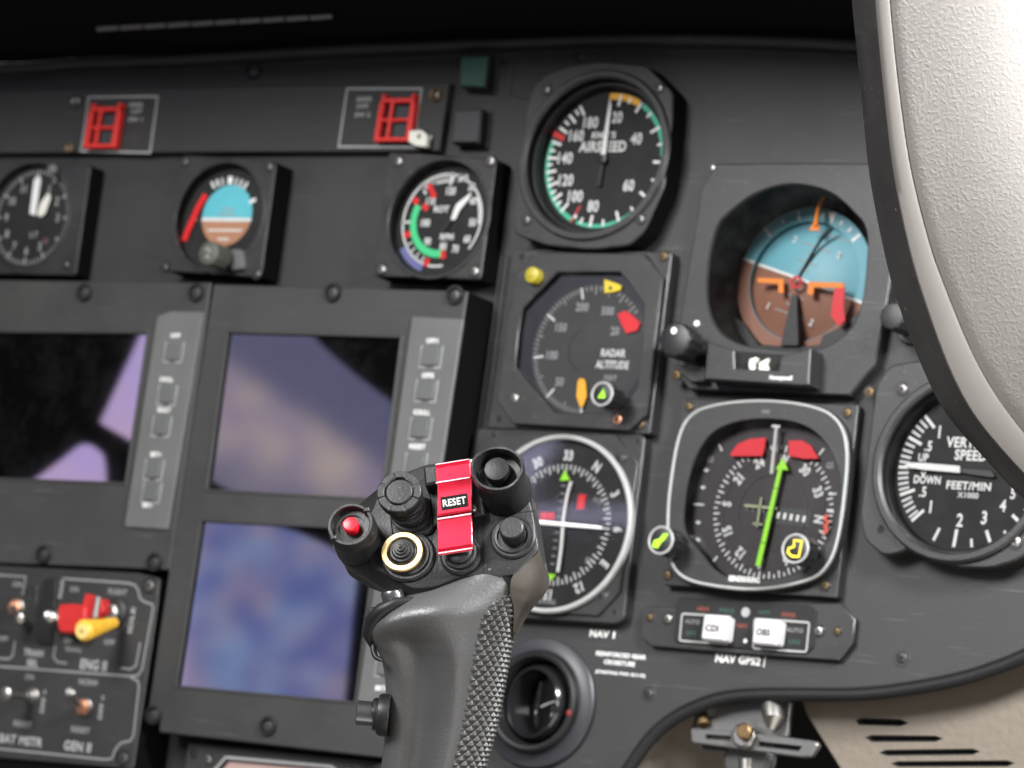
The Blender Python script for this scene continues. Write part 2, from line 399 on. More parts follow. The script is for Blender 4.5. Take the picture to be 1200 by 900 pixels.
def screw_mb(x, y, h, r, m=BRASS, collar=None, cross=True):
    mb = MB()
    if collar:
        mb.ring(x, y, r * 1.02, r * 1.5, h - .2, h + .5, collar, n=24)
    mb.lathe(x, y, [(r, h - .3), (r, h + .5), (r * .85, h + .9), (r * .4, h + 1.05), (r * .05, h + 1.1)], m, n=20)
    if cross:
        for a in (30, 120):
            c, s_ = math.cos(math.radians(a)) * r * .6, math.sin(math.radians(a)) * r * .6
            mb.line((x - c, y - s_), (x + c, y + s_), r * .26, h + 1.13, VOID)
    return mb
def hole_mb(x, y, h, r, m=VOID):
    mb = MB(); mb.ring(x, y, r, r * 1.35, h - .2, h + .25, BEZEL, n=24); mb.poly(circ(x, y, r, 20), h + .05, m); return mb
def add_knob(T, name, px, py, htop, hbase, r, m=DARK, dot=None, label=None, face=None):
    """knob with fluted side; (px,py) is where its front shows"""
    x, y = T.L(px, py, htop); mb = MB(); n = 48
    def rr(i, k): return k * (1 + (.035 if (i % 4) < 2 else -.02))
    rings = []
    for k, h in ((r * .62, hbase), (r * .62, hbase + (htop - hbase) * .35)):
        rings.append([(x + k * math.cos(2 * PI * i / n), y + k * math.sin(2 * PI * i / n), h) for i in range(n)])
    for k, h in ((r, hbase + (htop - hbase) * .4), (r, htop - r * .09)):
        rings.append([(x + rr(i, k) * math.cos(2 * PI * i / n), y + rr(i, k) * math.sin(2 * PI * i / n), h) for i in range(n)])
    for k, h in ((r * .95, htop - r * .02), (r * .90, htop)):
        rings.append([(x + k * math.cos(2 * PI * i / n), y + k * math.sin(2 * PI * i / n), h) for i in range(n)])
    mb.loft(rings, m, cap1=True)
    if dot: mb.poly(circ(x + dot[0], y + dot[1], dot[2], 16), htop + .06, WHITE)
    o = T.part(name, mb, label=label)
    return o, x, y

# ================================================================== THE PANEL BOARD
board_px = [(-260, 60), (-100, 66), (0, 76), (100, 70), (200, 66), (300, 60), (400, 54), (500, 50), (600, 46), (700, 43), (800, 42), (900, 44), (1003, 49), (1150, 62), (1330, 85),
            (1380, 300), (1370, 640), (1300, 715), (1200, 764), (1160, 780), (1120, 792), (1060, 803), (1000, 808), (900, 808), (850, 812), (815, 822), (785, 838), (760, 860), (735, 895), (705, 945), (640, 1080), (-330, 1030)]
P = Thing('instrument_panel', 'broad dark grey metal instrument panel that carries all the dials, displays and switches', 'instrument panel', 600, 450)
bo = P.Ls(board_px, 0)
# instrument centres (at their front height)
ADI_K = crop(760, 170, 3)
adi_open = [(240, 290), (275, 245), (350, 185), (430, 150), (510, 138), (590, 150), (650, 175), (712, 228), (765, 302), (762, 450), (745, 560), (715, 640), (640, 700), (560, 722), (400, 712), (300, 690), (235, 635), (205, 540), (212, 400)]
hadi = [(p[0], p[1]) for p in catmull([(*p, 0) for p in P.Ls(adi_open, 8, ADI_K)], 60, True)]
HSI_K = crop(740, 450, 3.461)
hsi_open = [(212, 560), (222, 430), (258, 300), (320, 205), (420, 155), (560, 142), (690, 165), (780, 230), (835, 340), (845, 440), (815, 600), (745, 720), (600, 785), (430, 790), (340, 755), (285, 690), (235, 630)]
hhsi = [(p[0], p[1]) for p in catmull([(*p, 0) for p in P.Ls(hsi_open, 11, HSI_K)], 60, True)]
vent_c = P.L(629, 823, 3)
mb = MB(); mb.plate(bo, [offset(ccw(hadi), -2.5), offset(ccw(hhsi), -2), circ(*vent_c, 27)], -3, 0, PANEL, .5, holedepth=-3)
P.part('board', mb)
# rubber edge trim following the lower edge
edge = catmull([(1345, 690, 0), (1300, 718, 0), (1200, 766, 0), (1160, 782, 0), (1120, 794, 0), (1060, 805, 0), (1000, 811, 0), (900, 811, 0), (850, 815, 0), (815, 826, 0), (785, 842, 0), (760, 864, 0), (735, 899, 0), (705, 950, 0), (650, 1070, 0)], 90)
mb = MB(); mb.tube([(*P.L(x, y + 3, 0), -1.2) for x, y, z in edge], 3.1, RUBBER, 12)
mb.tube([(*P.L(x - 1, y - 4, 0), .35) for x, y, z in edge], .8, RUBBER, 8)
P.part('edge_trim', mb)
# top flange: rolled light edge under the glareshield
fl = catmull([(x, y, 0) for x, y in board_px[:15]], 90)
mb = MB(); mb.tube([(*P.L(x, y + 4, 4), 4) for x, y, z in fl], 3.0, PANEL, 12)
mb.tube([(*P.L(x, y + 17, 1), 1) for x, y, z in fl], .7, BEZEL, 8)
P.part('top_flange', mb)
# engraved seam steps
for pts in ([(604, 74), (597, 112), (625, 117)], [(604, 74), (545, 76)], [(86, 82), (120, 80), (320, 78), (330, 74)]):
    mb = MB(); mb.tube([(*P.L(x, y, .2), .2) for x, y in pts], .55, BEZEL, 6); P.part('seam_bead', mb)
for pts in ([(596, 300), (570, 500), (556, 640)], [(588, 300), (562, 500), (545, 660)]):
    mb = MB(); mb.tube([(*P.L(x, y, .5), .5) for x, y in pts], .8, PANEL, 8); P.part('edge_bead', mb)

def ptext(t, px, py, size, **k):
    mb = MB(); x, y = P.L(px, py, 0); mb.text(t, x, y, size, .12, k.pop('m', WHITE), **k)
    if px == 865: a, b = P.L(897, 769, 0), P.L(895, 782, 0); mb.line(a, b, .5, .12, WHITE)
    P.part('printed_lettering', mb)
ptext('NAV 1', 706, 743, 3.5, width=14.6, bold=.035)
ptext('REINFORCED REAR', 728, 768, 2.3, width=29, bold=.03, m=PRINT)
ptext('CROSSTUBE', 726, 777, 2.3, width=18, bold=.03, m=PRINT)
ptext('(STARTING PWR 42.5 PS)', 727, 790, 2.1, width=29, bold=.03, m=PRINT)
ptext('NAV GPS2', 865, 773, 4.2, width=25, bold=.04)

def panel_screw(px, py, r, m, collar, label, h=0, lug=False, group='fasteners on the instrument panel'):
    T = Thing('panel_screw', label, 'screw', px, py, h, group)
    mb = MB()
    x = y = 0
    if lug:
        mb.lathe(x, y, [(r * 2.0, h - .4), (r * 2.0, h + 1.6), (r * 1.8, h + 2), (r * 1.45, h + 2), (r * 1.35, h + .4)], DARK, n=28, cap=False)
        mb.poly(circ(x, y, r * 1.36, 24), h + .42, VOID)
    elif collar:
        mb.ring(x, y, r * 1.02, r * 1.6, h - .3, h + .35, collar, n=28)
    if mb.f: T.part('collar', mb)
    T.part('screw_head', screw_mb(0, 0, h, r, m))
for args in [(1057, 771, 2.7, BEZEL, PANEL, 'dark flat screw in the grey panel above the beige vent slots'),
             (760, 813, 2.6, BEZEL, PANEL, 'dark flat screw just left of the curved rubber panel edge'),
             (1020, 460, 2.3, BRASS, BEZEL, 'brass screw between the blue and brown attitude indicator and the vertical speed dial'),
             (677, 66, 2.6, DARK, BEZEL, 'black screw above the airspeed dial near the panel top'),
             (835, 197, 1.6, STEEL, None, 'small bright screw above the top left corner of the attitude indicator')]:
    panel_screw(*args)
for px, py, lb, h in [(298, 83, 'black collared screw above the long blank strip between the red guards', 0),
                      (231, 343, 'black collared screw at the top left corner of the double screen unit', 26),
                      (391, 343, 'black collared screw at the middle of the top edge of the double screen unit', 26),
                      (534, 346, 'black collared screw at the top right corner of the double screen unit', 26),
                      (100, 343, 'black collared screw above the left screen near the clock', 26),
                      (182, 659, 'black collared screw near the top right corner of the engine switch panel', 26),
                      (52, 650, 'black collared screw under the left screen above the red switch guard', 26),
                      (315, 851, 'black collared screw under the lower screen of the double screen unit', 26),
                      (181, 838, 'black collared screw at the bottom left corner of the double screen unit', 26)]:
    panel_screw(px, py, 2.6, DSTEEL, None, lb, h=h, lug=True)

# ================================================================== GLARESHIELD
T = Thing('glareshield', 'black felt covered glareshield overhanging the top of the panel, with a row of pale slots', 'glareshield', 600, 30)
secs = []
def gl(px, py, h): return (*T.L(px, py, h), h)
under = [(x, y - 6) for x, y in board_px[:15]]
s0 = catmull([gl(x, y, 2) for x, y in under], 60)
mb = MB()
r0 = [Vector(p) for p in s0]
lev = [(0, -2), (2, 3), (8, 6), (25, 8), (90, 10), (175, 13), (185, 20), (180, 34), (60, 50), (-20, 60)]
mb.loft([[(p.x, p.y + dy, 2 + h) for p in r0] for h, dy in lev], COVER, closed=False)
T.part('cover', mb)
mb = MB()
for i in range(10):
    x0 = 115 + i * 27.8; x1 = x0 + 24
    def q(x, o): return gl(x, 33 - (x - 115) * .053 + o, 60)
    a, b, c, d = q(x0, 4), q(x1, 3.4), q(x1, -.9), q(x0, -.5)
    mb.loft([[a, b, c, d], [(p[0], p[1], p[2] + 1.5) for p in (a, b, c, d)]], DIMPR, cap0=True, cap1=True)
T.part('slot_row', mb)

# ================================================================== ANNUNCIATOR STRIP + RED GUARDS
T = Thing('warning_strip', 'long dark grey strip along the panel top holding the two red switch guards', 'strip', 300, 140, 6)
mb = MB(); mb.plate(T.Ls([(-120, 108), (300, 101), (526, 97), (514, 177), (300, 178), (-120, 180)]), [], .3, 6, PANEL, .5)
for q in ([(104, 114), (185, 113), (176, 179), (95, 177)], [(407, 104), (494, 104), (486, 172), (397, 172)]):
    mb.stroke(T.Ls(q, 6), 1.6, 6.12, GPRINT, closed=True)
K = crop(0, 0, 4)
for t, x, y, w in [('EMER', 640, 492, 9), ('OFF', 640, 522, 7), ('SW 1', 635, 560, 9)]:
    mb.text(t, *T.L(*K(x, y)), 2.6, 6.13, GPRINT, width=w * 1.15, bold=.03)
K = crop(300, 0, 4)
for t, x, y, w in [('EMER', 510, 465, 9), ('OFF', 500, 498, 7), ('SW 2', 500, 538, 9)]:
    mb.text(t, *T.L(*K(x, y)), 2.6, 6.13, GPRINT, width=w * 1.15, bold=.03)
T.part('plate', mb)
def red_guard(px, py, label):
    T = Thing('switch_guard', label, 'switch guard', px, py, 13, 'red cage guards on the strip')
    w, hh = 11.8, 12.0; mb = MB(); h0, h1 = 9.6, 11.4
    o = rounded([(-w, -hh), (w, -hh), (w, hh), (-w, hh)], [.8, .8, 4, 4])
    def hole(x0, x1, y0, y1): return rounded([(x0, y0), (x1, y0), (x1, y1), (x0, y1)], .8, 2)
    hs = [hole(-9.6, -4.4, -9.8, -1.0), hole(-2.4, 8.6, -9.8, -1.0), hole(-9.6, -4.4, .8, 9.6), hole(-2.4, 8.6, .8, 9.4)]
    mb.plate(o, hs, h0, h1, RGUARD, .5)
    for x in (-w + .8, w - 2.6): mb.box(x, x + 1.8, -hh, hh - 2, 6.2, h0 + .3, RGUARD, .3)
    T.part('guard_frame', mb)
    mb = MB()
    for x in (-w + 1, w - 3): mb.box(x, x + 2, hh - .5, hh + 2.2, 6.2, 11.4, RGUARD, .4)
    T.part('hinge', mb)
    mb = MB(); mb.box(-6.8, 6.8, -9.6, 8.8, 6.2, 8.2, KBTN, .6); mb.line((-6.8, -.2), (6.8, -.2), .5, 8.25, VOID)
    T.part('push_button', mb)
red_guard(117, 148, 'red cage guard over a square button at the far left end of the strip')
red_guard(460, 139, 'red cage guard over a square button beside the green indicator light')
def clip(name, px, py, m, label, r=2.6, full=True):
    T = Thing(name, label, 'fastener', px, py, 6.5)
    mb = MB()
    a0, a1 = (0, 350) if full else (40, 300)
    mb.tube([(r * math.cos(math.radians(a0 + (a1 - a0) * i / 20)), r * 1.1 * math.sin(math.radians(a0 + (a1 - a0) * i / 20)), 7.2) for i in range(21)], .75, m, 8)
    mb.cyl(0, 0, r * .55, 6, 7.4, DSTEEL)
    T.part('spring_clip', mb)
clip('quarter_turn_fastener', 511, 111, BRASS, 'brass ring fastener at the upper right corner of the strip', 2.9)
clip('quarter_turn_fastener', 502, 163, DSTEEL, 'dull metal ring fastener at the lower right corner of the strip', 2.5)
clip('quarter_turn_fastener', 90, 119, DSTEEL, 'dull ring fastener above left of the left red guard', 2.2)
clip('quarter_turn_fastener', 82, 174, BRASS, 'brown ring fastener below left of the left red guard', 2.2)
T = Thing('cable_tab', 'white plastic tab hooked on the right red guard', 'tab', 488, 161, 12)
mb = MB(); mb.plate(rounded(T.Ls([(479, 153), (493, 152), (500, 158), (499, 172), (487, 171), (478, 166)], 12), .9), [circ(1.2, .6, 1.3, 16)], 8.5, 12, IVORY, .5)
T.part('tab_body', mb)

# two square indicator buttons
K = crop(300, 0, 4)
def square_button(q, m, label, lens):
    c = K(sum(p[0] for p in q) / 4, sum(p[1] for p in q) / 4)
    T = Thing('indicator_button', label, 'indicator light', *c, 10, 'square lens buttons left of the airspeed dial')
    f = ccw(T.Ls(q, 10, K))
    mb = MB(); mb.plate(offset(f, -.6), [], .1, 9, DARK, .5); mb.plate(offset(f, -1.6), [], .1, 1.6, BEZEL, .4); T.part('housing', mb)
    mb = MB(); mb.plate(f, [], 8.6, 10, m, .4); T.part('lens', mb, label=lens)
square_button([(960, 265), (1083, 262), (1070, 405), (955, 400)], GBTN, 'square indicator light with a dark green lens, upper left of the airspeed dial', 'dark green lens')
square_button([(935, 520), (1050, 515), (1035, 665), (920, 665)], KBTN, 'square indicator light with a black lens, under the green one', 'black lens')

# ================================================================== ROUND INSTRUMENT HELPERS
def glass(T, shape, h, dome=0, name='glass'):
    mb = MB()
    if dome:
        cx = sum(p[0] for p in shape) / len(shape); cy = sum(p[1] for p in shape) / len(shape)
        rings = []
        for k in range(9):
            t = k / 8
            rings.append([(cx + (x - cx) * (1 - t * .999), cy + (y - cy) * (1 - t * .999), h + dome * (1 - (1 - t) ** 2)) for x, y in ccw(shape)])
        mb.loft(rings, GLASS)
    else: mb.poly(shape, h, GLASS)
    return T.part(name, mb)
def needle(T, pts, h, m, name='needle', th=.5):
    mb = MB(); mb.plate(pts, [], h - th, h, m, .12); return T.part(name, mb)
def rod(p, q, w0, w1):
    p, q = Vector(p), Vector(q); t = (q - p).normalized(); n = Vector((-t.y, t.x))
    return [tuple(p - n * w0 / 2), tuple(q - n * w1 / 2), tuple(q + n * w1 / 2), tuple(p + n * w0 / 2)]

# ================================================================== AIRSPEED
K = crop(580, 50, 3.6); HF, HD = 16, 4
T = Thing('airspeed_indicator', 'round airspeed dial with green and amber arc at the top of the right panel', 'airspeed gauge', 694.5, 181, HF)
out = T.Ls([(210, 125), (330, 88), (450, 75), (635, 92), (745, 205), (740, 330), (722, 480), (705, 610), (625, 790), (560, 852), (400, 870), (210, 852), (75, 805), (72, 690), (95, 560), (120, 300), (150, 190)], HF, K)
mb = MB(); mb.plate(rounded(out, 3, 3), [circ(0, 0, 41.2, 72)], .1, HF - 1.5, BEZEL, .8, holedepth=HD - 1, wall=DARK, side=SIDE); 
mb.ring(0, 0, 40.6, 45.3, HF - 2, HF + .4, BEZEL, 1.1, 80)
mb.ring(0, 0, 37.8, 40.8, HD - .5, HF - 6, DARK, .8, 72)
T.part('bezel', mb)
mb = MB(); mb.poly(circ(0, 0, 40, 64), HD, FACE)
g = HD + .12
def A(x, y): return T.ang(*K(x, y), HD)
RO = 35.5
aA = {k: A(*v) for k, v in dict(z=(484, 240), y1=(612, 275), g1=(690, 470), g2=(555, 715), g3=(335, 755), g4=(240, 395), r=(250, 378)).items()}
mb.arc(0, 0, RO - 1.4, 3.4, A(484, 240), A(600, 272), g, AMB)
mb.arc(0, 0, RO - 1.2, 2.4, A(614, 280), A(672, 480), g, GREEN)
mb.arc(0, 0, RO - .8, 2.0, A(580, 690), A(345, 755), g, GREEN)
mb.arc(0, 0, RO - .8, 2.4, A(330, 750), A(245, 410) , g, GREEN)
big = [(525, 255), (590, 300), (652, 383), (652, 503), (607, 625), (513, 712), (408, 745), (295, 695), (258, 655), (240, 600), (235, 545), (240, 487), (262, 425), (290, 370), (330, 325), (370, 290)]
small = [(562, 262), (632, 325), (668, 438), (643, 570), (568, 683), (457, 745), (368, 745), (268, 680), (248, 630), (238, 575), (235, 515), (240, 455), (310, 345), (350, 300)]
for p in big: mb.tick(0, 0, A(*p), RO - 6.3, RO - .3, 1.5, g + .05, WHITE)
for p in small: mb.tick(0, 0, A(*p), RO - 4, RO - .6, 1.3, g + .05, WHITE)
mb.tick(0, 0, A(270, 395), RO - 6.5, RO + 1.2, 3.2, g + .1, RED2); mb.tick(0, 0, A(268, 390), RO - 6.5, RO + 1.2, 1.6, g + .15, RED)
mb.tick(0, 0, A(335, 735), RO - 9, RO + .6, 1.3, g + .1, RED2); mb.tick(0, 0, A(338, 738), RO - 4, RO - 2, 1.8, g + .15, WHITE)
for t, x, y in [('20', 515, 315), ('40', 597, 405), ('60', 565, 602), ('80', 415, 690), ('100', 340, 648), ('120', 300, 580), ('140', 297, 487), ('160', 345, 392), ('180', 405, 337)]:
    mb.text(t, *T.L(*K(x, y), HD), 6.3, g, PRINT, sx=.78, bold=.03)
mb.text('KNOTS', *T.L(*K(460, 390), HD), 3.6, g, PRINT, width=14.5, bold=.04)
mb.text('AIRSPEED', *T.L(*K(455, 438), HD), 5.9, g, PRINT, width=28.5, bold=.035)
T.part('dial', mb)
hub = (0, 0)
tip = T.L(*K(473, 248), HD + 2)
needle(T, [(-1.0, .5), (1.0, .5), (1.5, 3), (.9, 28), (tip[0] * .3, 33), (-.9, 28), (-1.5, 3)], HD + 2.4, WHITE)
mb = MB(); mb.plate(rod((0, 2), (-.6, -14), 1.6, 2.6), [], HD + 1.2, HD + 1.8, DARK, .1); mb.cyl(0, 0, 2.6, HD, HD + 2.9, DARK); T.part('needle_tail', mb)
glass(T, circ(0, 0, 40.5, 48), HF - 3.5)
for p in [(213, 195), (688, 188), (128, 745), (610, 742)]: T.part('screw', screw_mb(*T.L(*K(*p), HF), HF - 1.4, 2.0, DSTEEL, collar=DARK))

# ================================================================== RADAR ALTIMETER
K = crop(570, 280, 3.913)
T = Thing('radar_altimeter', 'square radar altitude dial with yellow triangle and red flag under the airspeed dial', 'altimeter', *K(445, 470), 12)
mb = MB(); mb.plate(rounded(T.Ls([(128, 45), (850, 60), (748, 895), (2, 868)], 8, K), 1.5), [], .1, 8, BEZEL, .6); T.part('mounting_plate', mb)
op = [(325, 152), (612, 152), (650, 195), (722, 300), (715, 480), (690, 690), (600, 792), (320, 800), (132, 588), (145, 440), (165, 315)]
mb = MB(); mb.plate(T.Ls([(232, 60), (725, 68), (808, 180), (735, 800), (650, 878), (120, 848), (48, 745), (90, 420), (138, 160)], 12, K), [T.Ls(op, 12, K)], 8.05, 12, BEZEL, .6, holedepth=8.2)
T.part('bezel', mb)
HD = 8.15; g = HD + .1
mb = MB(); o = ccw(T.Ls(op, 12, K)); mb.poly(offset(o, -.3), HD, mat('navy_well', (.006, .005, .014), .4))
cc = T.L(*K(470, 508), HD); R0 = 33.2
mb.poly(circ(*cc, R0 + .9, 64), HD + .05, RADF)
def A(x, y): return T.ang(*K(x, y), HD, cc)
a0 = A(435, 790) % 360; a1 = A(437, 225) % 360
if a1 < a0: a1 += 360
for i in range(41):
    a = a0 + (a1 - a0) * i / 40
    mb.tick(*cc, a, R0 - (6 if i % 10 == 0 else (4.2 if i % 5 == 0 else 2.6)), R0, 1.1 if i % 10 == 0 else .6, g, PRINT if i % 10 == 0 else GPRINT)
for i in range(1, 14):
    mb.tick(*cc, a1 + i * 5.2, R0 - (4.5 if i % 3 == 0 else 2.4), R0, .7, g, GPRINT)
for t, x, y in [('200', 440, 312), ('150', 343, 406), ('100', 302, 533), ('50', 336, 655), ('500', 557, 330), ('20', 590, 422)]:
    mb.text(t, *T.L(*K(x, y), HD), 4.6, g, GPRINT, sx=.8, bold=.03)
mb.text('RADAR', *T.L(*K(583, 523), HD), 4.0, g, PRINT, width=14.5, bold=.035)
mb.text('ALTITUDE', *T.L(*K(577, 577), HD), 4.2, g, PRINT, width=19.5, bold=.035)
mb.text('FEET', *T.L(*K(570, 637), HD), 2.6, g, GPRINT, width=7.5, bold=.02)
mb.arc(cc[0], cc[1], 12, .5, 200, 330, g, FACE)
T.part('dial', mb)
needle(T, T.Ls([(540, 185), (600, 205), (620, 215), (615, 235), (575, 245), (540, 248)], HD + 1.5, K), HD + 1.5, YEL, 'index_bug')
mb = MB(); mb.text('▲', *T.L(*K(568, 222), HD + 1.5), 1.6, HD + 1.62, DARK) if False else mb.poly(T.Ls([(558, 232), (580, 232), (568, 212)], HD + 1.6, K), HD + 1.62, DARK)
T.part('index_mark', mb)
needle(T, T.Ls([(600, 345), (635, 328), (672, 352), (706, 385), (692, 420), (642, 434), (622, 400)], HD + 1.3, K), HD + 1.3, mat('flag_red', (.72, .003, .016), .45), 'warning_flag')
needle(T, T.Ls([(418, 655), (426, 640), (445, 640), (455, 655), (460, 720), (442, 770), (428, 770), (412, 720)], HD + 2, K), HD + 2, AMB)
glass(T, offset(ccw(T.Ls(op, 12, K)), -.2), 11.2)
o_, kx, ky = add_knob(T, 'knob', *K(530, 711), 30, 11, 6.3, DARK)
mb = MB(); mb.ring(kx, ky, 5.2, 6.3, 29.6, 30.4, RINGW, .3); mb.poly([(kx - 2.1, ky - 2.2), (kx + 2.3, ky - 2.0), (kx + .7, ky + 2.8)], 30.2, LIME); mb.poly([(kx - .6, ky - 1.1), (kx + .8, ky - 1), (kx + .3, ky + .4)], 30.3, DARK)
T.part('index_plate', mb, parent=None)
x, y = T.L(*K(205, 163), 17); mb = MB(); mb.cyl(x, y, 4.2, 11.5, 17, YELD, .9); mb.cyl(x - .3, y + .3, 2.2, 17, 17.5, YELD); mb.poly(circ(x - .3, y + .3, 1, 12), 17.6, YELD); T.part('press_to_test_light', mb)
for p, m in [((815, 80), BRASS), ((708, 850), BRASS)]: T.part('screw', screw_mb(*T.L(*K(*p), 8), 8, 2.0, m, collar=DARK))
for p in [(162, 80), (55, 828)]: T.part('screw_hole', hole_mb(*T.L(*K(*p), 8), 8, 1.7))
T.part('screw', screw_mb(*T.L(*K(130, 730), 12), 12, 2.2, STEEL)); T.part('screw', screw_mb(*T.L(*K(600, 828), 12), 12, 2.5, COPPER))

# ================================================================== NAV 1 COURSE INDICATOR
K = crop(570, 490, 3.6); HF = 12
T = Thing('course_indicator', 'round course dial with pale ring and crossed white needles behind the control grip', 'navigation gauge', 648, 613, HF)
mb = MB(); mb.plate(rounded(T.Ls([(-40, 42), (640, 52), (668, 85), (578, 845), (545, 868), (-110, 830)], 7, K), 2), [], .1, 7, BEZEL, .7)
T.part('mounting_plate', mb)
mb = MB(); pl = T.Ls([(-30, 100), (70, 65), (545, 68), (640, 190), (560, 730), (470, 832), (-60, 800)], 9, K)
mb.plate(pl, [circ(0, 0, 43.5, 64)], 7.05, 9, BEZEL, .5); T.part('bezel', mb)
mb = MB(); mb.ring(0, 0, 43.2, 45.6, 8.5, HF, RINGW, .6, 96); T.part('bezel_ring', mb)
HD = 6; HD = 7.15; g = HD + .1
mb = MB(); mb.poly(circ(0, 0, 43.6, 64), HD, FACE)
cc = (0, 0)
r3 = T.ang(*K(345, 168), HD, cc)
for i in range(72):
    a = r3 + i * 5; mb.tick(0, 0, a, 26.8 if i % 2 == 0 else 28.4, 31, .75, g, PRINT)
for i, t in enumerate(['33', 'N', '3', '6', 'E', '12', '15', 'S', '21', '24', 'W', '30']):
    a = r3 + i * 30; mb.text(t, 35.6 * math.sin(math.radians(a)), 35.6 * math.cos(math.radians(a)), 5.4, g, PRINT, rot=-a, sx=.8, bold=.04)
for i in range(-5, 6):
    if i: mb.tick(0, 0, 90, 0, 0, .1, g, PRINT) if False else mb.line((i * 4.2, -1.2), (i * 4.2, 1.2), .6, g, GPRINT); mb.line((-1.2, i * 4), (1.2, i * 4), .6, g, GPRINT)
mb.text('BENDIX/KING', *T.L(*K(225, 772), HD), 2.4, g, GPRINT, width=19, bold=.02)
mb.text('TO', *T.L(*K(468, 350), HD), 3.0, g, GPRINT, sx=.9); mb.text('FR', *T.L(*K(435, 600), HD), 2.8, g, GPRINT)
T.part('dial', mb)
for nm, q, m in [('course_index', [(330, 218), (352, 262), (308, 264)], LIME), ('course_index', [(255, 655), (292, 660), (272, 686)], LIME),
                 ('warning_flag', [(388, 322), (420, 322), (412, 384), (378, 384)], RED), ('warning_flag', [(228, 396), (288, 398), (284, 428), (225, 427)], RED)]:
    needle(T, T.Ls(q, HD + 1, K), HD + 1, m, nm, .4)
mb = MB()
pc = catmull([(*T.L(*K(x, y), HD + 2), HD + 2) for x, y in [(360, 268), (342, 330), (326, 430), (318, 540), (303, 650)]], 20)
mb.tube(pc, .95, WHITE, 8); T.part('deviation_needle', mb)
mb = MB(); mb.tube([(*T.L(*K(225, 440), HD + 3), HD + 3), (*T.L(*K(487, 463), HD + 3), HD + 3)], [1.1, .8], WHITE, 8); T.part('glideslope_needle', mb)
glass(T, circ(0, 0, 43.3, 48), 10.3)
for p in [(565, 170), (490, 750)]: T.part('screw', screw_mb(*T.L(*K(*p), 9), 9, 2.6, BEZEL, collar=BEZEL))
for p in [(638, 97), (540, 820), (30, 75)]: T.part('screw_hole', hole_mb(*T.L(*K(*p), 7), 7, 1.5))

# ================================================================== HSI
K = crop(740, 450, 3.461); HF = 11
T = Thing('horizontal_situation_indicator', 'squarish compass dial outlined in pale grey with a long lime arrow and two red flags', 'navigation gauge', *K(540, 470), HF)
mb = MB(); mb.plate(rounded(T.Ls([(205, 58), (920, 85), (832, 868), (128, 815)], 6, K), 1.2), [offset(ccw([(p[0], p[1]) for p in catmull([(*p, 0) for p in T.Ls(hsi_open, HF, K)], 60, True)]), -1)], .1, 6, BEZEL, .5); T.part('mounting_plate', mb)
opl = [(212, 560), (222, 430), (258, 300), (320, 205), (420, 155), (560, 142), (690, 165), (780, 230), (835, 340), (845, 440), (815, 600), (745, 720), (600, 785), (430, 790), (340, 755), (285, 690), (235, 630)]
op = [tuple(p) for p in catmull([(*p, 0) for p in T.Ls(opl, HF, K)], 72, True)]; op = [(p[0], p[1]) for p in op]
ol = [(148, 560), (160, 400), (195, 210), (250, 122), (350, 85), (500, 70), (650, 78), (780, 110), (848, 170), (872, 265), (868, 400), (838, 620), (790, 740), (700, 800), (500, 832), (300, 812), (200, 775), (156, 700)]
oc = [(p[0], p[1]) for p in catmull([(*p, 0) for p in T.Ls(ol, HF, K)], 90, True)]
mb = MB(); mb.plate(offset(ccw(oc), -1.2), [op], 6.05, HF, BEZEL, .5, wall=VOID, holedepth=-9)
mb.tube([(x, y, HF + .1) for x, y in oc + oc[:1]], .75, RINGW, 8)
mb.text('BENDIX/KING', *T.L(*K(458, 792), HF), 2.8, HF + .1, PRINT, width=17, bold=.03, rot=0)
mb.text('HSI', *T.L(*K(545, 112), HF), 1.9, HF + .1, DIMPR, width=4)
T.part('bezel', mb)
HD = 2.0; g = HD + .1
mb = MB(); mb.plate(offset(ccw(op), -1.5), [], HD - 1, HD, FACE2, .1)
cc = T.L(*K(573, 518), HD)
mb.ring(*cc, 27.5, 28.4, HD, HD + .3, mat('aubergine_ring', (.035, .022, .030), .4), .1)
mb.ring(*cc, 18.6, 19.4, HD, HD + .3, mat('aubergine_ring', (.035, .022, .030), .4), .1)
a24 = T.ang(*K(518, 315), HD, cc)
for i in range(72):
    a = a24 + i * 5; mb.tick(*cc, a, 29.6 if i % 2 == 0 else 31, 33, .8, g, PRINT)
for i, t in enumerate(['24', 'W', '30', '33', 'N', '3', '6', 'E', '12', '15', 'S', '21']):
    a = a24 + i * 30; mb.text(t, cc[0] + 26 * math.sin(math.radians(a)), cc[1] + 26 * math.cos(math.radians(a)), 5.2, g + .25, PRINT, rot=-a, sx=.78, bold=.045)
for x, y in [(305, 350), (292, 420), (272, 562), (270, 633)]: 
    q = T.L(*K(x, y), HD); mb.poly([(q[0] - 1.7, q[1]), (q[0], q[1] - 1), (q[0] + 1.7, q[1]), (q[0], q[1] + 1)], g + .3, PRINT)
q = T.L(*K(272, 489), HD); mb.line((q[0] - 3.4, q[1]), (q[0] + 3.4, q[1]), .9, g + .3, PRINT)
for x, y, a in [(362, 258, -35), (772, 275, 35), (818, 447, 80), (808, 517, 95), (775, 603, 120), (340, 712, 215)]:
    q = T.L(*K(x, y), HD); c, s_ = math.sin(math.radians(a)), math.cos(math.radians(a)); mb.line((q[0] - c * 2, q[1] - s_ * 2), (q[0] + c * 2, q[1] + s_ * 2), .9, g + .3, PRINT)
mb.text('GS', *T.L(*K(320, 305), HD), 3, g, GPRINT, sx=.8); mb.text('GS', *T.L(*K(805, 330), HD), 3, g, GPRINT, sx=.8)
q = T.Ls([(580, 500), (728, 510), (720, 580), (570, 565)], HD, K); mb.poly(q, g, mat('drum_window', (.035, .04, .042), .4))
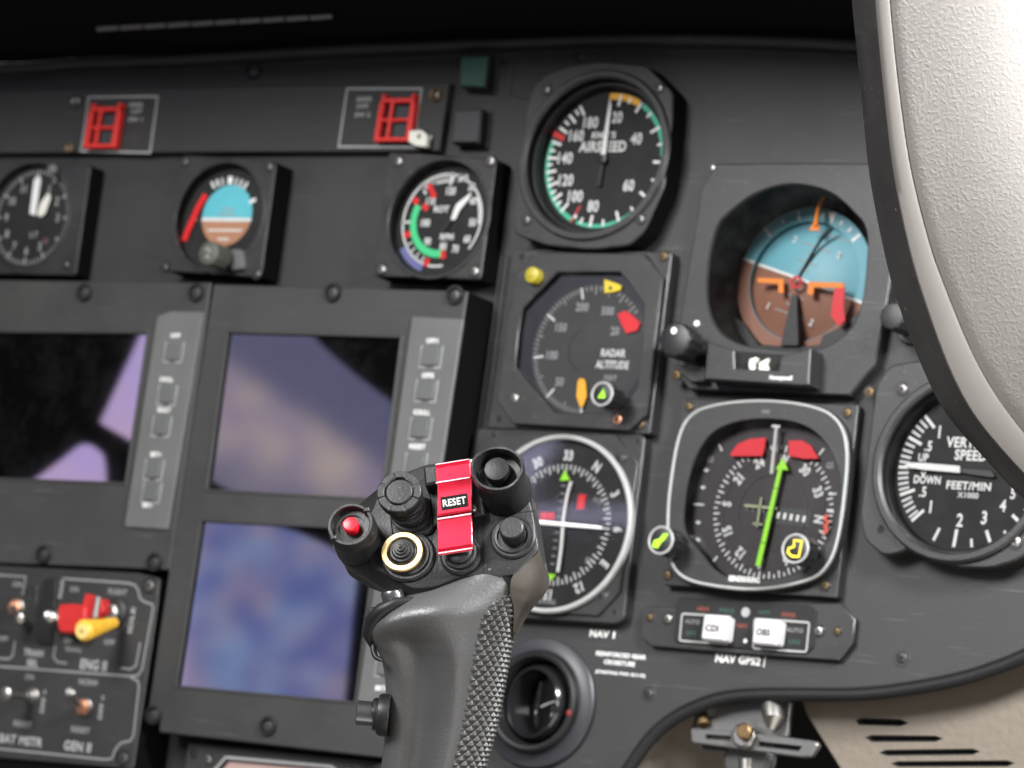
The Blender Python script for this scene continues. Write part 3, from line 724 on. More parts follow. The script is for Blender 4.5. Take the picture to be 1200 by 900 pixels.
for i in range(5):
    a = T.L(*K(600 + i * 26, 520 + i * 4), HD); b = T.L(*K(594 + i * 26, 545 + i * 4), HD); mb.line(a, b, 1.5, g + .3, WHITE)
for i in range(4):
    a = T.L(*K(478 + i * 22, 488 + i * 3), HD); b = T.L(*K(470 + i * 22, 512 + i * 3), HD); mb.line(a, b, .9, g + .3, GPRINT)
T.part('compass_card', mb)
mb = MB(); LG = mat('pale_lime_print', (.38, .42, .25), .5); hh = HD + 2.5
for a, b, w in [((526, 460), (508, 580), 1.0), ((458, 492), (590, 505), 1.2), ((492, 566), (530, 570), 1.0)]:
    mb.plate(rod(T.L(*K(*a), hh), T.L(*K(*b), hh), w, w), [], hh - .4, hh, LG, .05)
T.part('aircraft_symbol', mb)
fr = mat('flag_red', (.72, .003, .016), .45)
needle(T, T.Ls([(400, 283), (430, 243), (480, 222), (545, 217), (540, 260), (532, 292), (405, 293)], HD + 3, K), HD + 3, fr, 'warning_flag')
needle(T, T.Ls([(636, 230), (690, 228), (728, 250), (760, 303), (700, 304), (638, 292)], HD + 3, K), HD + 3, fr, 'warning_flag')
mb = MB(); mb.tube([(*T.L(*K(590, 172), HD + 5), HD + 5), (*T.L(*K(569, 365), HD + 5), HD + 5)], .95, PRINT, 8); mb.line(T.L(*K(573, 172), HD + 5), T.L(*K(606, 174), HD + 5), 1.2, HD + 6, PRINT); T.part('lubber_line', mb)
hn = HD + 4
mb = MB(); mb.plate(rod(T.L(*K(512, 738), hn), T.L(*K(603, 345), hn), 2.9, 2.3), [], hn - .6, hn, LIME, .15)
mb.plate(T.Ls([(615, 298), (636, 350), (584, 346)], hn, K), [], hn - .5, hn + .1, LIME, .15)
for f in (.24, .80):
    x = 512 + 91 * f; y = 738 - 393 * f; q = T.L(*K(x, y), hn); mb.line((q[0] - 1.3, q[1]), (q[0] + 1.3, q[1]), .35, hn + .2, DARK)
T.part('course_arrow', mb)
mb = MB(); q = [(795, 530), (782, 548), (800, 560), (782, 575), (794, 590), (778, 606)]
mb.stroke(T.Ls(q, HD + 2, K), 1.9, HD + 2, mat('coral_paint', (.85, .10, .04), .5)); T.part('heading_bug', mb)
glass(T, op, HF - 1)
o_, kx, ky = add_knob(T, 'course_knob', *K(119, 634), 26, 6, 7.0, DARK)
mb = MB(); mb.ring(kx, ky, 6.0, 7.1, 25.6, 26.5, RINGW, .3)
mb.poly([(kx - 4.3, ky - 3.6), (kx - 3.9, ky - .4), (kx - .6, ky + .9), (kx + 1, ky + 3.2), (kx + 4, ky + 3.6), (kx + 2.4, ky + .6), (kx + .4, ky - 1.4), (kx - 1, ky - 4)], 26.3, LIME); T.part('course_knob_plate', mb)
o_, kx, ky = add_knob(T, 'heading_knob', *K(664, 668), 26, 8, 7.2, DARK)
mb = MB(); mb.ring(kx, ky, 6.2, 7.3, 25.6, 26.5, RINGW, .3)
mb.stroke([(kx - 3.6, ky - 2.0), (kx - 1.2, ky - 3.7), (kx + 2.6, ky - 3.7), (kx + 3.2, ky + 3.8), (kx - 1, ky + 4), (kx - .6, ky + 1), (kx - 3.4, ky - .2)], 1.3, 26.3, YEL, closed=True); T.part('heading_knob_plate', mb)
for p in [(234, 92), (877, 117), (147, 775), (787, 818)]: T.part('screw', screw_mb(*T.L(*K(*p), 6), 6, 1.9, BRASS, collar=DARK))

# ================================================================== ATTITUDE INDICATOR
K = ADI_K; HF = 8
T = Thing('attitude_indicator', 'large attitude indicator with sky blue and brown ball and orange wings', 'attitude indicator', *K(500, 450), HF)
opn = [(p[0], p[1]) for p in catmull([(*p, 0) for p in T.Ls(adi_open, HF, K)], 76, True)]
mb = MB(); mb.plate(T.Ls([(238, 65), (500, 62), (860, 64), (872, 330), (830, 600), (795, 770), (705, 880), (420, 872), (140, 858), (98, 800), (110, 620), (185, 150)], HF, K), [opn], .1, HF, BEZEL, .8, wall=VOID, holedepth=-34)
T.part('bezel', mb)
HB = -24
cx, cy = T.L(*K(546, 478), HB); RB = 38
th = math.atan2(*(lambda a, b: (b[1] - a[1], b[0] - a[0]))(T.L(*K(335, 415), HB), T.L(*K(725, 560), HB)))
# outer sky/ground ring + inner sphere
def half(mbx, r0, r1, h, up, m, n=48, dome=0):
    rings = []
    K_ = 6
    hz = 0
    for k in range(K_ + 1):
        r = r1 + (r0 - r1) * k / K_
        rings.append([(cx + r * math.cos(th + (PI if not up else 0) + PI * i / n), cy + r * math.sin(th + (PI if not up else 0) + PI * i / n), h + (dome * (1 - (r / r1) ** 2) if dome else 0)) for i in range(n + 1)])
    mbx.loft(rings, m, closed=False)
mb = MB(); half(mb, 31, RB, HB, True, SKYB); half(mb, 31, RB, HB, False, EARTH); mb.ring(cx, cy, 30.75, 31, HB - 2, HB + .1, SKYB, .05)
c_, s_ = math.cos(th), math.sin(th)
for sx in (-1, 1): mb.line((cx + sx * 31 * c_, cy + sx * 31 * s_), (cx + sx * RB * c_, cy + sx * RB * s_), 1.5, HB + .15, WHITE)
for x, y, r0, w in [(425, 315, 5.4, 1.6), (478, 280, 1.6, 1.5), (530, 255, 5.2, 1.6), (672, 283, 2.4, 1.3), (703, 303, 2.8, 1.3), (735, 322, 5.4, 1.7), (610, 260, 3, 1.2)]:
    q = T.L(*K(x, y), HB); a = math.degrees(math.atan2(q[0] - cx, q[1] - cy)); mb.tick(cx, cy, a, 34.6 - r0 / 2, 34.6 + r0 / 2, w, HB + .2, WHITE)
mb.poly(T.Ls([(630, 232), (664, 236), (643, 278)], HB, K), HB + .2, WHITE)
T.part('bank_ring', mb)
mb = MB(); half(mb, .02, 30.7, HB - 3, True, SKYB, dome=7); half(mb, .02, 30.7, HB - 3, False, EARTH, dome=7)
def on(r, a):   # ball frame
    x, y = a[0], a[1]; X = cx + x * c_ - y * s_; Y = cy + x * s_ + y * c_; return (X, Y)
HT = HB + 4.3
def hball(x, y): return HB - 3 + 7 * (1 - (x * x + y * y) / 30.7 ** 2) + .25
def bline(x0, y0, x1, y1, w, m=WHITE, n=10):
    r1 = []; r2 = []
    for i in range(n + 1):
        t = i / n; x = x0 + (x1 - x0) * t; y = y0 + (y1 - y0) * t
        dx, dy = x1 - x0, y1 - y0; l = math.hypot(dx, dy); nx, ny = -dy / l * w / 2, dx / l * w / 2
        r1.append((*on(0, (x - nx, y - ny)), hball(x, y))); r2.append((*on(0, (x + nx, y + ny)), hball(x, y)))
    mb.loft([r1, r2], m, closed=False)
bline(-30, 0, 30, 0, 1.3)
for y, w in [(18, 22), (-18, 22)]: bline(-w * .42, y, w * .42, y, .7, GPRINT)
for y, w in [(5, 6), (9, 12), (13.5, 6), (-5, 6), (-9, 12), (-13.5, 6)]: bline(-w / 2, y, w / 2, y, .7, GPRINT)
bline(-14, 26, 16, 26, .6, GPRINT); 
for x in (-13.5, 13.5):
    for y in (18, -18):
        q = on(0, (x, y)); mb.text('2' if y > 0 else '1' if x < 0 else '2', *q, 3.6, hball(x, y) + .2, PRINT, rot=math.degrees(th), bold=.02)
for i in range(-3, 4): bline(i * 7.5, -6, 0 + i * 3.2, -1, .35, FACE) if False else None
T.part('attitude_ball', mb)
hw = HB + 8
mb = MB()
for q in ([(383, 466), (475, 470), (475, 520), (456, 520), (455, 488), (383, 483)], [(562, 480), (687, 484), (686, 503), (582, 500), (578, 528), (558, 524)]):
    mb.plate(T.Ls(q, hw, K), [], hw - .6, hw, ORG, .1)
T.part('miniature_wings', mb)
mb = MB(); q = T.L(*K(518, 482), hw); mb.ring(*q, 2.0, 3.3, hw - .6, hw + .2, mat('flag_red', (.72, .003, .016), .45), .2, 32); T.part('centre_ring', mb)
mb = MB(); pp = catmull([(*T.L(*K(x, y), hw), hw) for x, y in [(618, 180), (603, 205), (594, 240), (588, 285)]], 14)
mb.tube(pp, [.8 + .5 * i / 13 for i in range(14)], ORG, 8); mb.plate(T.Ls([(580, 272), (596, 272), (602, 300), (563, 300)], hw, K), [], hw - .6, hw, ORG, .1); T.part('bank_pointer', mb)
mb = MB(); pp = catmull([(*T.L(*K(x, y), HB + 4.4), HB + 4.4) for x, y in [(648, 292), (610, 330), (580, 375), (530, 462)]], 14)
mb.tube(pp, .75, DARK, 8); mb.plate(T.Ls([(503, 525), (522, 525), (527, 705), (463, 705)], HB + 7, K), [], HB + 5.5, HB + 7, BEZEL, .3); T.part('command_bar', mb)
needle(T, T.Ls([(652, 505), (690, 500), (686, 570), (692, 615), (668, 637), (640, 600)], hw + 2, K), hw + 2, mat('flag_red', (.72, .003, .016), .45), 'warning_flag')
# lower shield inside the window
mb = MB(); mb.plate(T.Ls([(205, 540), (330, 620), (385, 700), (470, 706), (560, 706), (600, 700), (610, 668), (690, 630), (760, 560), (760, 740), (560, 760), (300, 760), (200, 660)], HB + 5, K), [], HB + 3, HB + 4.5, DARK, .3); T.part('lower_mask', mb)
mb = MB(); mb.poly(offset(ccw(T.Ls(adi_open, HF, K)), -2), -33.5, VOID); T.part('case_back', mb)
glass(T, opn, HF - 2)
# slip ball housing
hs = 20
mb = MB(); mb.plate(T.Ls([(210, 690), (300, 722), (302, 785), (458, 792), (466, 742), (570, 715), (562, 842), (545, 845), (195, 822), (200, 775)], hs, K), [], 8.1, hs, BEZEL, .6)
mb.plate(T.Ls([(80, 770), (200, 778), (198, 830), (150, 832), (110, 800)], 14, K), [], 8.1, 14, BEZEL, .5)
mb.plate(T.Ls([(298, 722), (470, 735), (466, 800), (300, 790)], 15, K), [], 8.1, 14, VOID, .3)
mb.text('Honeywell', *T.L(*K(465, 820), hs), 2.8, hs + .1, PRINT, width=12.5, bold=.035)
T.part('slip_housing', mb)
mb = MB()
for q in ([(352, 752), (375, 745), (380, 752), (366, 770), (372, 797), (355, 798), (348, 775)], [(385, 765), (418, 748), (410, 768), (418, 792), (402, 802), (384, 800)]):
    mb.plate(T.Ls(q, 17, K), [], 14, 17, IVORY, .8)
T.part('slip_ball', mb)
o_, kx, ky = add_knob(T, 'pitch_trim_knob', *K(90, 683), 30, 8, 8.6, DARK, dot=(-.8, 4.4, 1.6))
for p, m in [((100, 808), BRASS), ((778, 868), BRASS)]: T.part('screw', screw_mb(*T.L(*K(*p), HF), HF, 2.2, m, collar=DARK))
q = T.L(*K(171, 628), HF); mb = MB(); mb.cyl(*q, 1.4, 8, 9, WHITE); T.part('index_dot', mb)
T = Thing('push_knob', 'small black round knob between the attitude indicator and the white cover', 'knob', *K(855, 600), 24)
o_, kx, ky = add_knob(T, 'knob_cap', *K(855, 600), 24, 0.1, 6.3, BEZEL)
mb = MB(); mb.ring(0, 0, 3, 9, .1, 2.5, BEZEL, .6); T.part('knob_collar', mb)

# ================================================================== VERTICAL SPEED
K = crop(1000, 420, 3.46); HF, HD = 15, 4
T = Thing('vertical_speed_indicator', 'round vertical speed dial half hidden by the pale cover at the right', 'vertical speed gauge', 1123, 547, HF)
R_ = 41
out = T.Ls([(25, 640), (45, 735), (120, 800), (180, 790), (228, 768), (300, 810), (420, 848), (560, 850), (670, 815), (760, 740), (800, 560)], HF - 3, K)
out += [(52, 20), (52, 46), (30, 52), (-28, 51), (-44, 48), (-50, 38), (-50, 10)]
mb = MB(); mb.plate(rounded(out, 4, 4), [circ(0, 0, R_, 72)], .1, HF - 3, BEZEL, .9, wall=DARK, holedepth=HD - 1)
mb.ring(0, 0, R_ - .4, R_ + 4.4, HF - 4, HF, BEZEL, 1.2, 90); mb.ring(0, 0, 38.6, R_ - .2, HD - .5, HF - 5, DARK, .8, 72)
T.part('bezel', mb)
mb = MB(); mb.poly(circ(0, 0, 40.5, 64), HD, FACE); g = HD + .12
cc = T.L(*K(480, 455), HD)
cc = (0, 0)
def A(x, y): return T.ang(*K(x, y), HD, cc)
def Rr(x, y): q = T.L(*K(x, y), HD); return math.hypot(*q)
ro = Rr(185, 440)
for i, p in enumerate([(293, 235), (275, 255), (258, 275), (243, 297), (230, 322), (215, 345), (203, 370), (197, 395), (190, 418), (187, 440), (184, 465), (184, 487), (186, 510), (190, 532), (195, 552), (202, 578), (210, 598), (220, 620), (230, 642), (238, 658)]):
    bigt = i in (0, 4, 9, 14, 19)
    mb.tick(0, 0, A(*p), ro - (8 if bigt else 5.4), ro, 1.5 if bigt else 1.2, g, WHITE if bigt else PRINT)
for p, l, w in [((325, 738), 6.5, 1.4), ((405, 772), 8.5, 1.6), ((480, 760), 4, 1.2), ((550, 730), 6, 1.6), ((603, 685), 1.5, 1.2), ((650, 640), 4.6, 1.6), ((680, 600), 1.5, 1.2)]:
    mb.tick(0, 0, A(*p), ro - l, ro, w, g, WHITE)
for t, x, y, s_ in [('1', 350, 298, 6), ('.5', 305, 356, 5), ('UP', 285, 402, 4), ('0', 286, 455, 5), ('.5', 282, 541, 5), ('1', 314, 602, 6), ('2', 432, 656, 6.4), ('3', 531, 646, 6.4), ('4', 607, 597, 5.8), ('5', 648, 548, 5.4)]:
    mb.text(t, *T.L(*K(x, y), HD), s_, g, WHITE, sx=.8, bold=.025)
mb.text('DOWN', *T.L(*K(300, 492), HD), 4, g, WHITE, width=14, bold=.03)
mb.text('VERTICAL', *T.L(*K(378, 338), HD), 5.2, g, WHITE, sx=.86, bold=.03, align='L')
mb.text('SPEED', *T.L(*K(412, 390), HD), 5.2, g, WHITE, sx=.86, bold=.03, align='L')
mb.text('FEET/MIN', *T.L(*K(468, 517), HD), 4, g, WHITE, width=23, bold=.03)
mb.text('X1000', *T.L(*K(465, 555), HD), 2.8, g, PRINT, width=11, bold=.03)
T.part('dial', mb)
needle(T, T.Ls([(205, 433), (232, 422), (290, 424), (432, 436), (432, 464), (290, 452), (232, 444)], HD + 2.5, K), HD + 2.5, WHITE)
mb = MB(); mb.plate(T.Ls([(432, 445), (560, 455), (575, 478), (560, 482), (475, 470), (432, 460)], HD + 2.2, K), [], HD + 1.4, HD + 2.1, DARK, .1); T.part('needle_tail', mb)
glass(T, circ(0, 0, 40.8, 48), HF - 4)
T.part('screw', screw_mb(*T.L(*K(200, 125), 12), HF - 3, 2.5, DSTEEL, collar=DARK)); T.part('screw', screw_mb(*T.L(*K(658, 742), 12), HF - 3, 2.6, STEEL, collar=DARK)); T.part('screw_hole', hole_mb(*T.L(*K(110, 695), 12), HF - 3, 2.0))

# ================================================================== LEFT ROUND GAUGES
def small_gauge(name, label, cat, px, py, outl, HF, HD, r, K):
    T = Thing(name, label, cat, px, py, HF)
    mb = MB(); mb.plate(rounded(T.Ls(outl, HF, K), 2.2, 3), [circ(0, 0, r, 64)], .1, HF, BEZEL, .7, wall=DARK, holedepth=HD - .5, side=SIDE)
    mb.ring(0, 0, r - .3, r + 1.8, HF - .3, HF + .7, BEZEL, .5, 72)
    T.part('bezel', mb); return T
K = crop(300, 170, 4)
T = small_gauge('rotor_tachometer', 'small round rotor speed gauge with a broad green arc and red marks', 'tachometer', *K(852, 342), [(622, 32), (1128, 62), (1052, 632), (548, 615)], 15, 8, 31.5, K)
HD = 8; g = HD + .12; mb = MB(); mb.poly(circ(0, 0, 31.5, 64), HD, FACE)
cc = T.L(*K(872, 352), HD)
def A(x, y): return math.degrees(math.atan2(*(lambda q: (q[0] - cc[0], q[1] - cc[1]))(T.L(*K(x, y), HD)))) % 360
def Rq(x, y): q = T.L(*K(x, y), HD); return math.hypot(q[0] - cc[0], q[1] - cc[1])
rg = Rq(738, 365); mb.arc(*cc, rg, 4.0, A(868, 528), A(765, 285), g + .05, BRGREEN)
ro = Rq(865, 575); 
mb.arc(*cc, ro - 1.0, 1.2, A(875, 560), A(990, 480) , g, PRINT); mb.arc(*cc, Rq(1040, 260), 1.2, A(1035, 245), A(1048, 370), g, PRINT)
for p in [(750, 262), (795, 292), (818, 200), (832, 232), (710, 420), (800, 550), (878, 515)]:
    q = T.L(*K(*p), HD); d = Vector((q[0] - cc[0], q[1] - cc[1])).normalized() * 2.1; mb.line((q[0] - d.x, q[1] - d.y), (q[0] + d.x, q[1] + d.y), 3.2, g + .15, RED)
mb.arc(*cc, Rq(715, 530), 3.6, A(780, 572), A(690, 480), g, BLUE)
for i in range(9): mb.tick(*cc, A(770, 190) + i * 6.5, ro - 4.6, ro - 1, .9, g, PRINT)
for i in range(4): mb.tick(*cc, A(775, 550) + i * 11, rg + 3, ro - .5, .9, g, PRINT)
for x, y in [(695, 362), (785, 210), (925, 130)]: mb.tick(*cc, A(x, y), ro - 7, ro, 1.3, g, PRINT)
mb.arc(*cc, ro - 5, .8, A(850, 190), A(925, 175), g, PRINT)
for t, x, y in [('120', 915, 215), ('110', 820, 262), ('100', 795, 365), ('90', 805, 452), ('80', 878, 475), ('70', 935, 487), ('60', 990, 440), ('50', 1015, 363), ('40', 1015, 262), ('30', 1012, 196), ('% 0', 970, 155)]:
    mb.text(t, *T.L(*K(x, y), HD), 4.3, g, PRINT, sx=.75, bold=.04)
mb.text('ROT', *T.L(*K(870, 300), HD), 3.6, g, PRINT, width=9.5, bold=.04); mb.text('RPM', *T.L(*K(895, 430), HD), 3.4, g, PRINT, width=8.5, bold=.04)
T.part('dial', mb)
h_ = HD + 1.5
needle(T, T.Ls([(1012, 218), (1000, 250), (955, 305), (932, 352), (912, 348), (928, 300), (940, 275)], h_, K), h_, WHITE)
mb = MB(); mb.plate(rod(T.L(*K(915, 350), h_), T.L(*K(868, 408), h_), 1.5, 3), [], HD + .7, HD + 1.3, DARK, .1); T.part('needle_tail', mb)
glass(T, circ(0, 0, 31.3, 48), 13.5)
for p in [(668, 76), (1100, 75), (590, 582), (1025, 592)]: T.part('screw', screw_mb(*T.L(*K(*p), 15), 15, 2.3, STEEL, collar=DARK))

K = crop(0, 170, 4)
T = small_gauge('standby_horizon', 'small standby attitude dial with a red band and pale blue and tan disc', 'attitude indicator', *K(1026, 332), [(858, 45), (1295, 78), (1222, 622), (772, 590)], 16, 10, 30.2, K)
HD = 9.8; g = HD + .12; mb = MB(); mb.poly(circ(0, 0, 31, 64), HD, FACE)
cc = T.L(*K(1065, 330), HD); rv = 17.3
hl = T.L(*K(1065, 350), HD)[1] - cc[1]
a = math.asin(hl / rv)
mb.poly([(cc[0] + rv * math.cos(a + (PI - 2 * a) * i / 24), cc[1] + rv * math.sin(a + (PI - 2 * a) * i / 24)) for i in range(25)], g, SKYB2)
mb.poly([(cc[0] + rv * math.cos(PI - a + (PI + 2 * a) * i / 24), cc[1] + rv * math.sin(PI - a + (PI + 2 * a) * i / 24)) for i in range(25)], g, EARTH2)
mb.line((cc[0] - rv, cc[1] + hl), (cc[0] + rv, cc[1] + hl), 1.9, g + .1, PRINT)
for dy, w in [(-6, 24), (6, 8), (3, 12), (-11, 8)]: mb.line((cc[0] - w / 2, cc[1] + hl + dy), (cc[0] + w / 2, cc[1] + hl + dy), 1.0, g + .1, GPRINT if dy > 0 else PRINT)
for x, y, w in [(1000, 188, 1.4), (1022, 178, 1.4), (1045, 172, 1.0), (1080, 165, 3.2), (1108, 172, 1.0), (1130, 180, 1.2), (1152, 190, 1.4), (910, 345, 2.5), (1185, 262, 2)]:
    q = T.L(*K(x, y), HD); dd = Vector((q[0] - cc[0], q[1] - cc[1])).normalized() * 2.2; mb.line((q[0] - dd.x, q[1] - dd.y), (q[0] + dd.x, q[1] + dd.y), w, g + .15, WHITE)
T.part('dial', mb)
mb = MB(); pts = [T.L(*K(x, y), HD + 1) for x, y in [(965, 232), (932, 285), (905, 345), (880, 400), (862, 448)]]
rr_ = catmull([(*p, 0) for p in pts], 14); mb.stroke([(p[0], p[1]) for p in rr_], 3.9, HD + 1, RED); T.part('warning_flag', mb)
glass(T, circ(0, 0, 30, 48), 14.8)
o_, kx, ky = add_knob(T, 'caging_knob', *K(975, 505), 34, 14, 6.6, GKNOB)
mb = MB(); mb.stroke([(kx - 2.5, ky + 1.5), (kx - .5, ky + 3), (kx + 1.5, ky + 1), (kx - 1.5, ky - 2.6), (kx + 2, ky - 2.6)], .8, 34.1, RINGW); T.part('knob_mark', mb)
mb = MB(); mb.plate(rounded(T.Ls([(1080, 490), (1140, 490), (1150, 580), (1085, 590)], 18, K), 2), [], 15.5, 19, STRIP, .6); T.part('lever_block', mb)
for p in [(868, 78), (1262, 100), (775, 572), (1205, 605)]: T.part('screw', screw_mb(*T.L(*K(*p), 16), 16, 2.2, DSTEEL, collar=DARK))

T = small_gauge('clock', 'round black clock with white hands cut off at the left edge of the picture', 'clock', *K(120, 335), [(-170, 60), (425, 92), (352, 612), (-240, 600)], 13, 9, 31.5, K)
HD = 8.8; g = HD + .12; mb = MB(); mb.poly(circ(0, 0, 31.5, 64), HD, FACE)
c0 = T.L(*K(150, 340), HD)
for i in range(60): mb.tick(*c0, i * 6, 23.6 if i % 5 == 0 else 25.6, 28, 1.3 if i % 5 == 0 else .8, g, GPRINT)
for i in range(1, 13):
    a = math.radians(i * 30)
    if i in (4,): continue
    mb.text(str(i), c0[0] + 19.5 * math.sin(a), c0[1] + 19.5 * math.cos(a), 4.8, g, GPRINT, sx=.85, bold=.03)
mb.text('LT', *T.L(*K(160, 420), HD), 3.2, g, GPRINT, width=6); mb.poly(circ(*T.L(*K(215, 450), HD), 2.0, 16), g, mat('dusky_rose', (.10, .05, .055), .5))
T.part('dial', mb)
h_ = HD + 1.4
needle(T, T.Ls([(175, 140), (192, 160), (165, 330), (138, 322), (158, 165)], h_, K), h_, PRINT, 'minute_hand'); needle(T, T.Ls([(225, 222), (238, 245), (212, 320), (190, 338), (172, 325), (190, 270)], h_ + .6, K), h_ + .6, IVORY, 'hour_hand')
glass(T, circ(0, 0, 31.3, 48), 12.2)
o_, kx, ky = add_knob(T, 'winding_knob', *K(240, 112), 18, 13, 3.0, STRIP)
T.part('screw', screw_mb(*T.L(*K(262, 115), 13), 13, 2.0, STEEL, collar=DARK)); T.part('screw', screw_mb(*T.L(*K(310, 560), 13), 13, 1.9, DSTEEL, collar=DARK))

# ================================================================== DISPLAYS
def inter(t, a, b): return (a[0] + (b[0] - a[0]) * t, a[1] + (b[1] - a[1]) * t)
HB_ = 26
def screen(T, q, h=24.2):
    f = ccw(T.Ls(q, HB_))
    mb = MB(); mb.poly(offset(f, -.3), h, SCREEN); o = T.part('screen', mb)
    mb = MB(); fo = offset(f, -1.6); mb.plate(fo, [f], HB_ - .2, HB_ + .5, DISPB, .3, holedepth=h); T.part('screen_frame', mb)
def keys(T, strip, items, K):
    mb = MB(); mb.plate(rounded(T.Ls(strip, HB_ + 1.5, K), 1.5), [], HB_ - .1, HB_ + 1.5, STRIP, .4)
    for t, x, y, w in [i[0] for i in items if i[0]]:
        mb.text(t, *T.L(*K(x, y), HB_ + 1.5), 2.6, HB_ + 1.62, PRINT, width=w, bold=.03)
    T.part('key_strip', mb)
    for _, b in items:
        if not b: continue
        x, y = T.L(*K(*b[:2]), HB_ + 2.6); w, h = b[2] * 1.1, b[3] * 1.12; mb = MB()
        mb.plate(rounded([(x - w, y - h), (x + w, y - h), (x + w, y + h), (x - w, y + h)], 1, 3), [], HB_ + 1.4, HB_ + 2.8, BTNG, .4)
        for sx in (-1, 1): 
            mb.stroke([(x + sx * (w - 2.6), y - h - .8), (x + sx * (w + 1.3), y - h - .8), (x + sx * (w + 1.3), y + h + .8)], .9, HB_ + 1.75, GPRINT)
        T.part('key', mb)
K = crop(0, 350, 3)
T = Thing('display_unit', 'display at the left with a mostly black screen and pale key strip', 'display', 90, 480, HB_)
q = [(-190, 388), (172, 391), (146, 565), (-210, 552)]
mb = MB(); f = ccw(T.Ls(q, HB_)); mb.plate(T.Ls([(-260, 325), (247, 331), (240, 385), (198, 668), (-300, 648)], HB_), [offset(f, -.8)], .1, HB_, DISPB, .7, holedepth=23, side=SIDE)
T.part('bezel', mb); screen(T, q)
keys(T, [(552, 62), (600, 44), (714, 46), (587, 812), (437, 802)], [
    (('OFF', 617, 130, 6.8), (607, 186, 4.5, 4.2)), (('SCROLL', 586, 284, 9.5), (584, 337, 4.5, 4.2)), (('SELECT', 577, 391, 9.5), (564, 447, 4.5, 4.2)),
    (('BRT+', 549, 548, 7.4), (537, 600, 4.5, 4.2)), (None, (529, 680, 4.5, 4.2)), (('BRT-', 520, 726, 7.0), None)], K)
T = Thing('double_display_unit', 'tall dark bezel holding two square screens one above the other, behind the grip', 'display', 340, 600, HB_)
qa = [(267, 390), (469, 396), (445, 584), (243, 573)]; qb = [(236, 611), (441, 622), (415, 822), (207, 803)]
mb = MB(); mb.plate(rounded(T.Ls([(250, 333), (548, 341), (505, 620), (464, 890), (186, 858), (187, 843), (172, 840), (205, 620)], HB_), 1.2), [offset(ccw(T.Ls(q, HB_)), -.8) for q in (qa, qb)], .1, HB_, DISPB, .7, holedepth=23, side=SIDE)
T.part('bezel', mb); screen(T, qa); screen(T, qb)
K = crop(230, 350, 3)
keys(T, [(758, 62), (938, 72), (865, 560), (832, 780), (655, 760), (690, 560)], [
    (('OFF1', 830, 148, 7.5), (822, 202, 4.8, 4.4)), (('OFF2', 815, 270, 7.5), (805, 322, 4.8, 4.4)), (('SCROLL', 793, 400, 10.5), (785, 455, 4.8, 4.4)),
    (('RESET', 778, 520, 10), (768, 580, 4.8, 4.4)), (('SELECT', 760, 645, 10), (752, 700, 4.8, 4.4))], K)
keys(T, [(655, 800), (820, 815), (735, 1440), (565, 1420)], [
    (('+', 742, 870, 3), (735, 920, 4.8, 4.4)), (('-', 725, 990, 3), (718, 1040, 4.8, 4.4)), (('ENTER', 695, 1110, 9), (690, 1165, 4.8, 4.4)), (('BRT+', 672, 1235, 7), (665, 1290, 4.8, 4.4)), (('BRT-', 650, 1370, 7), None)], K)

# ================================================================== ENGINE SWITCH PANEL
K = crop(0, 640, 3.4625); HS = 27
SWP = Thing('engine_switch_panel', 'dark switch panel at the lower left with pale outlines and engine switch lettering', 'switch panel', *K(300, 450), HS)
T = SWP; mb = MB()
mb.plate(rounded(T.Ls([(-600, 20), (0, 78), (560, 108), (648, 130), (636, 250), (540, 905), (-700, 800)], HS, K), 2), [], .1, HS, PANEL, .6, side=SIDE)
def st(q, w=1.1, c=False): mb.stroke(T.Ls(q, HS, K), w, HS + .12, mat('faded_print', (.20, .205, .205), .5), closed=c)
st([(250, 131), (520, 150), (548, 158), (562, 180), (568, 212), (590, 228), (618, 236), (622, 252), (577, 500), (560, 525), (530, 528), (0, 488), (-300, 465)])
st([(530, 532), (558, 545), (565, 568), (542, 770), (528, 790), (488, 800), (466, 830), (455, 862), (430, 866), (0, 822), (-300, 795)])
st([(225, 405), (218, 448), (232, 470), (272, 475)]); st([(490, 494), (530, 500), (552, 485), (570, 390)]); st([(-100, 112), (105, 124), (92, 200)]); st([(62, 385), (52, 445), (35, 458), (-80, 450)])
for t, x, y, s_, w in [('ON', 70, 155, 3, 6.5), ('ON', 302, 175, 3, 6), ('FLIGHT', 478, 186, 3.2, 13), ('OFF', 445, 390, 3, 7.5), ('OFF', 280, 385, 2.8, 7), ('TRAINING', 297, 420, 2.6, 12), ('ENG II', 380, 482, 5.6, 18.5),
                       ('TRAIN', 137, 433, 3.8, 14), ('SEL', 132, 474, 3.8, 8), ('ON', 120, 531, 3.2, 6.5), ('NORM', 358, 553, 3.4, 13), ('RESET', 93, 722, 3.2, 13), ('RESET', 327, 746, 3.2, 13), ('BAT MSTR', 85, 788, 5.0, 31), ('GEN II', 315, 813, 5.4, 19), ('OFF', 10, 375, 3, 8)]:
    mb.text(t, *T.L(*K(x, y), HS), s_, HS + .12, GPRINT if s_ > 3.5 else mat('faded_print', (.20, .205, .205), .5), width=w, bold=.03)
for t, x, y, w in [('OFF >', 177, 630, 13), ('OFF >', 412, 655, 13), ('IDLE', 535, 300, 14), ('MAIN', 250, 170, 11)]:
    mb.text(t, *T.L(*K(x, y), HS), 2.8, HS + .12, GPRINT, width=w, rot=90, bold=.02)
T.part('plate', mb)
for p, m in [((607, 160), STEEL), ((500, 860), DSTEEL), ((205, 165), COPPER)]: T.part('screw', screw_mb(*T.L(*K(*p), HS), HS, 3.0, m, collar=DARK))
def dk(T, px, py, h): x, y = T.L(px, py, h); return (x, y, h)
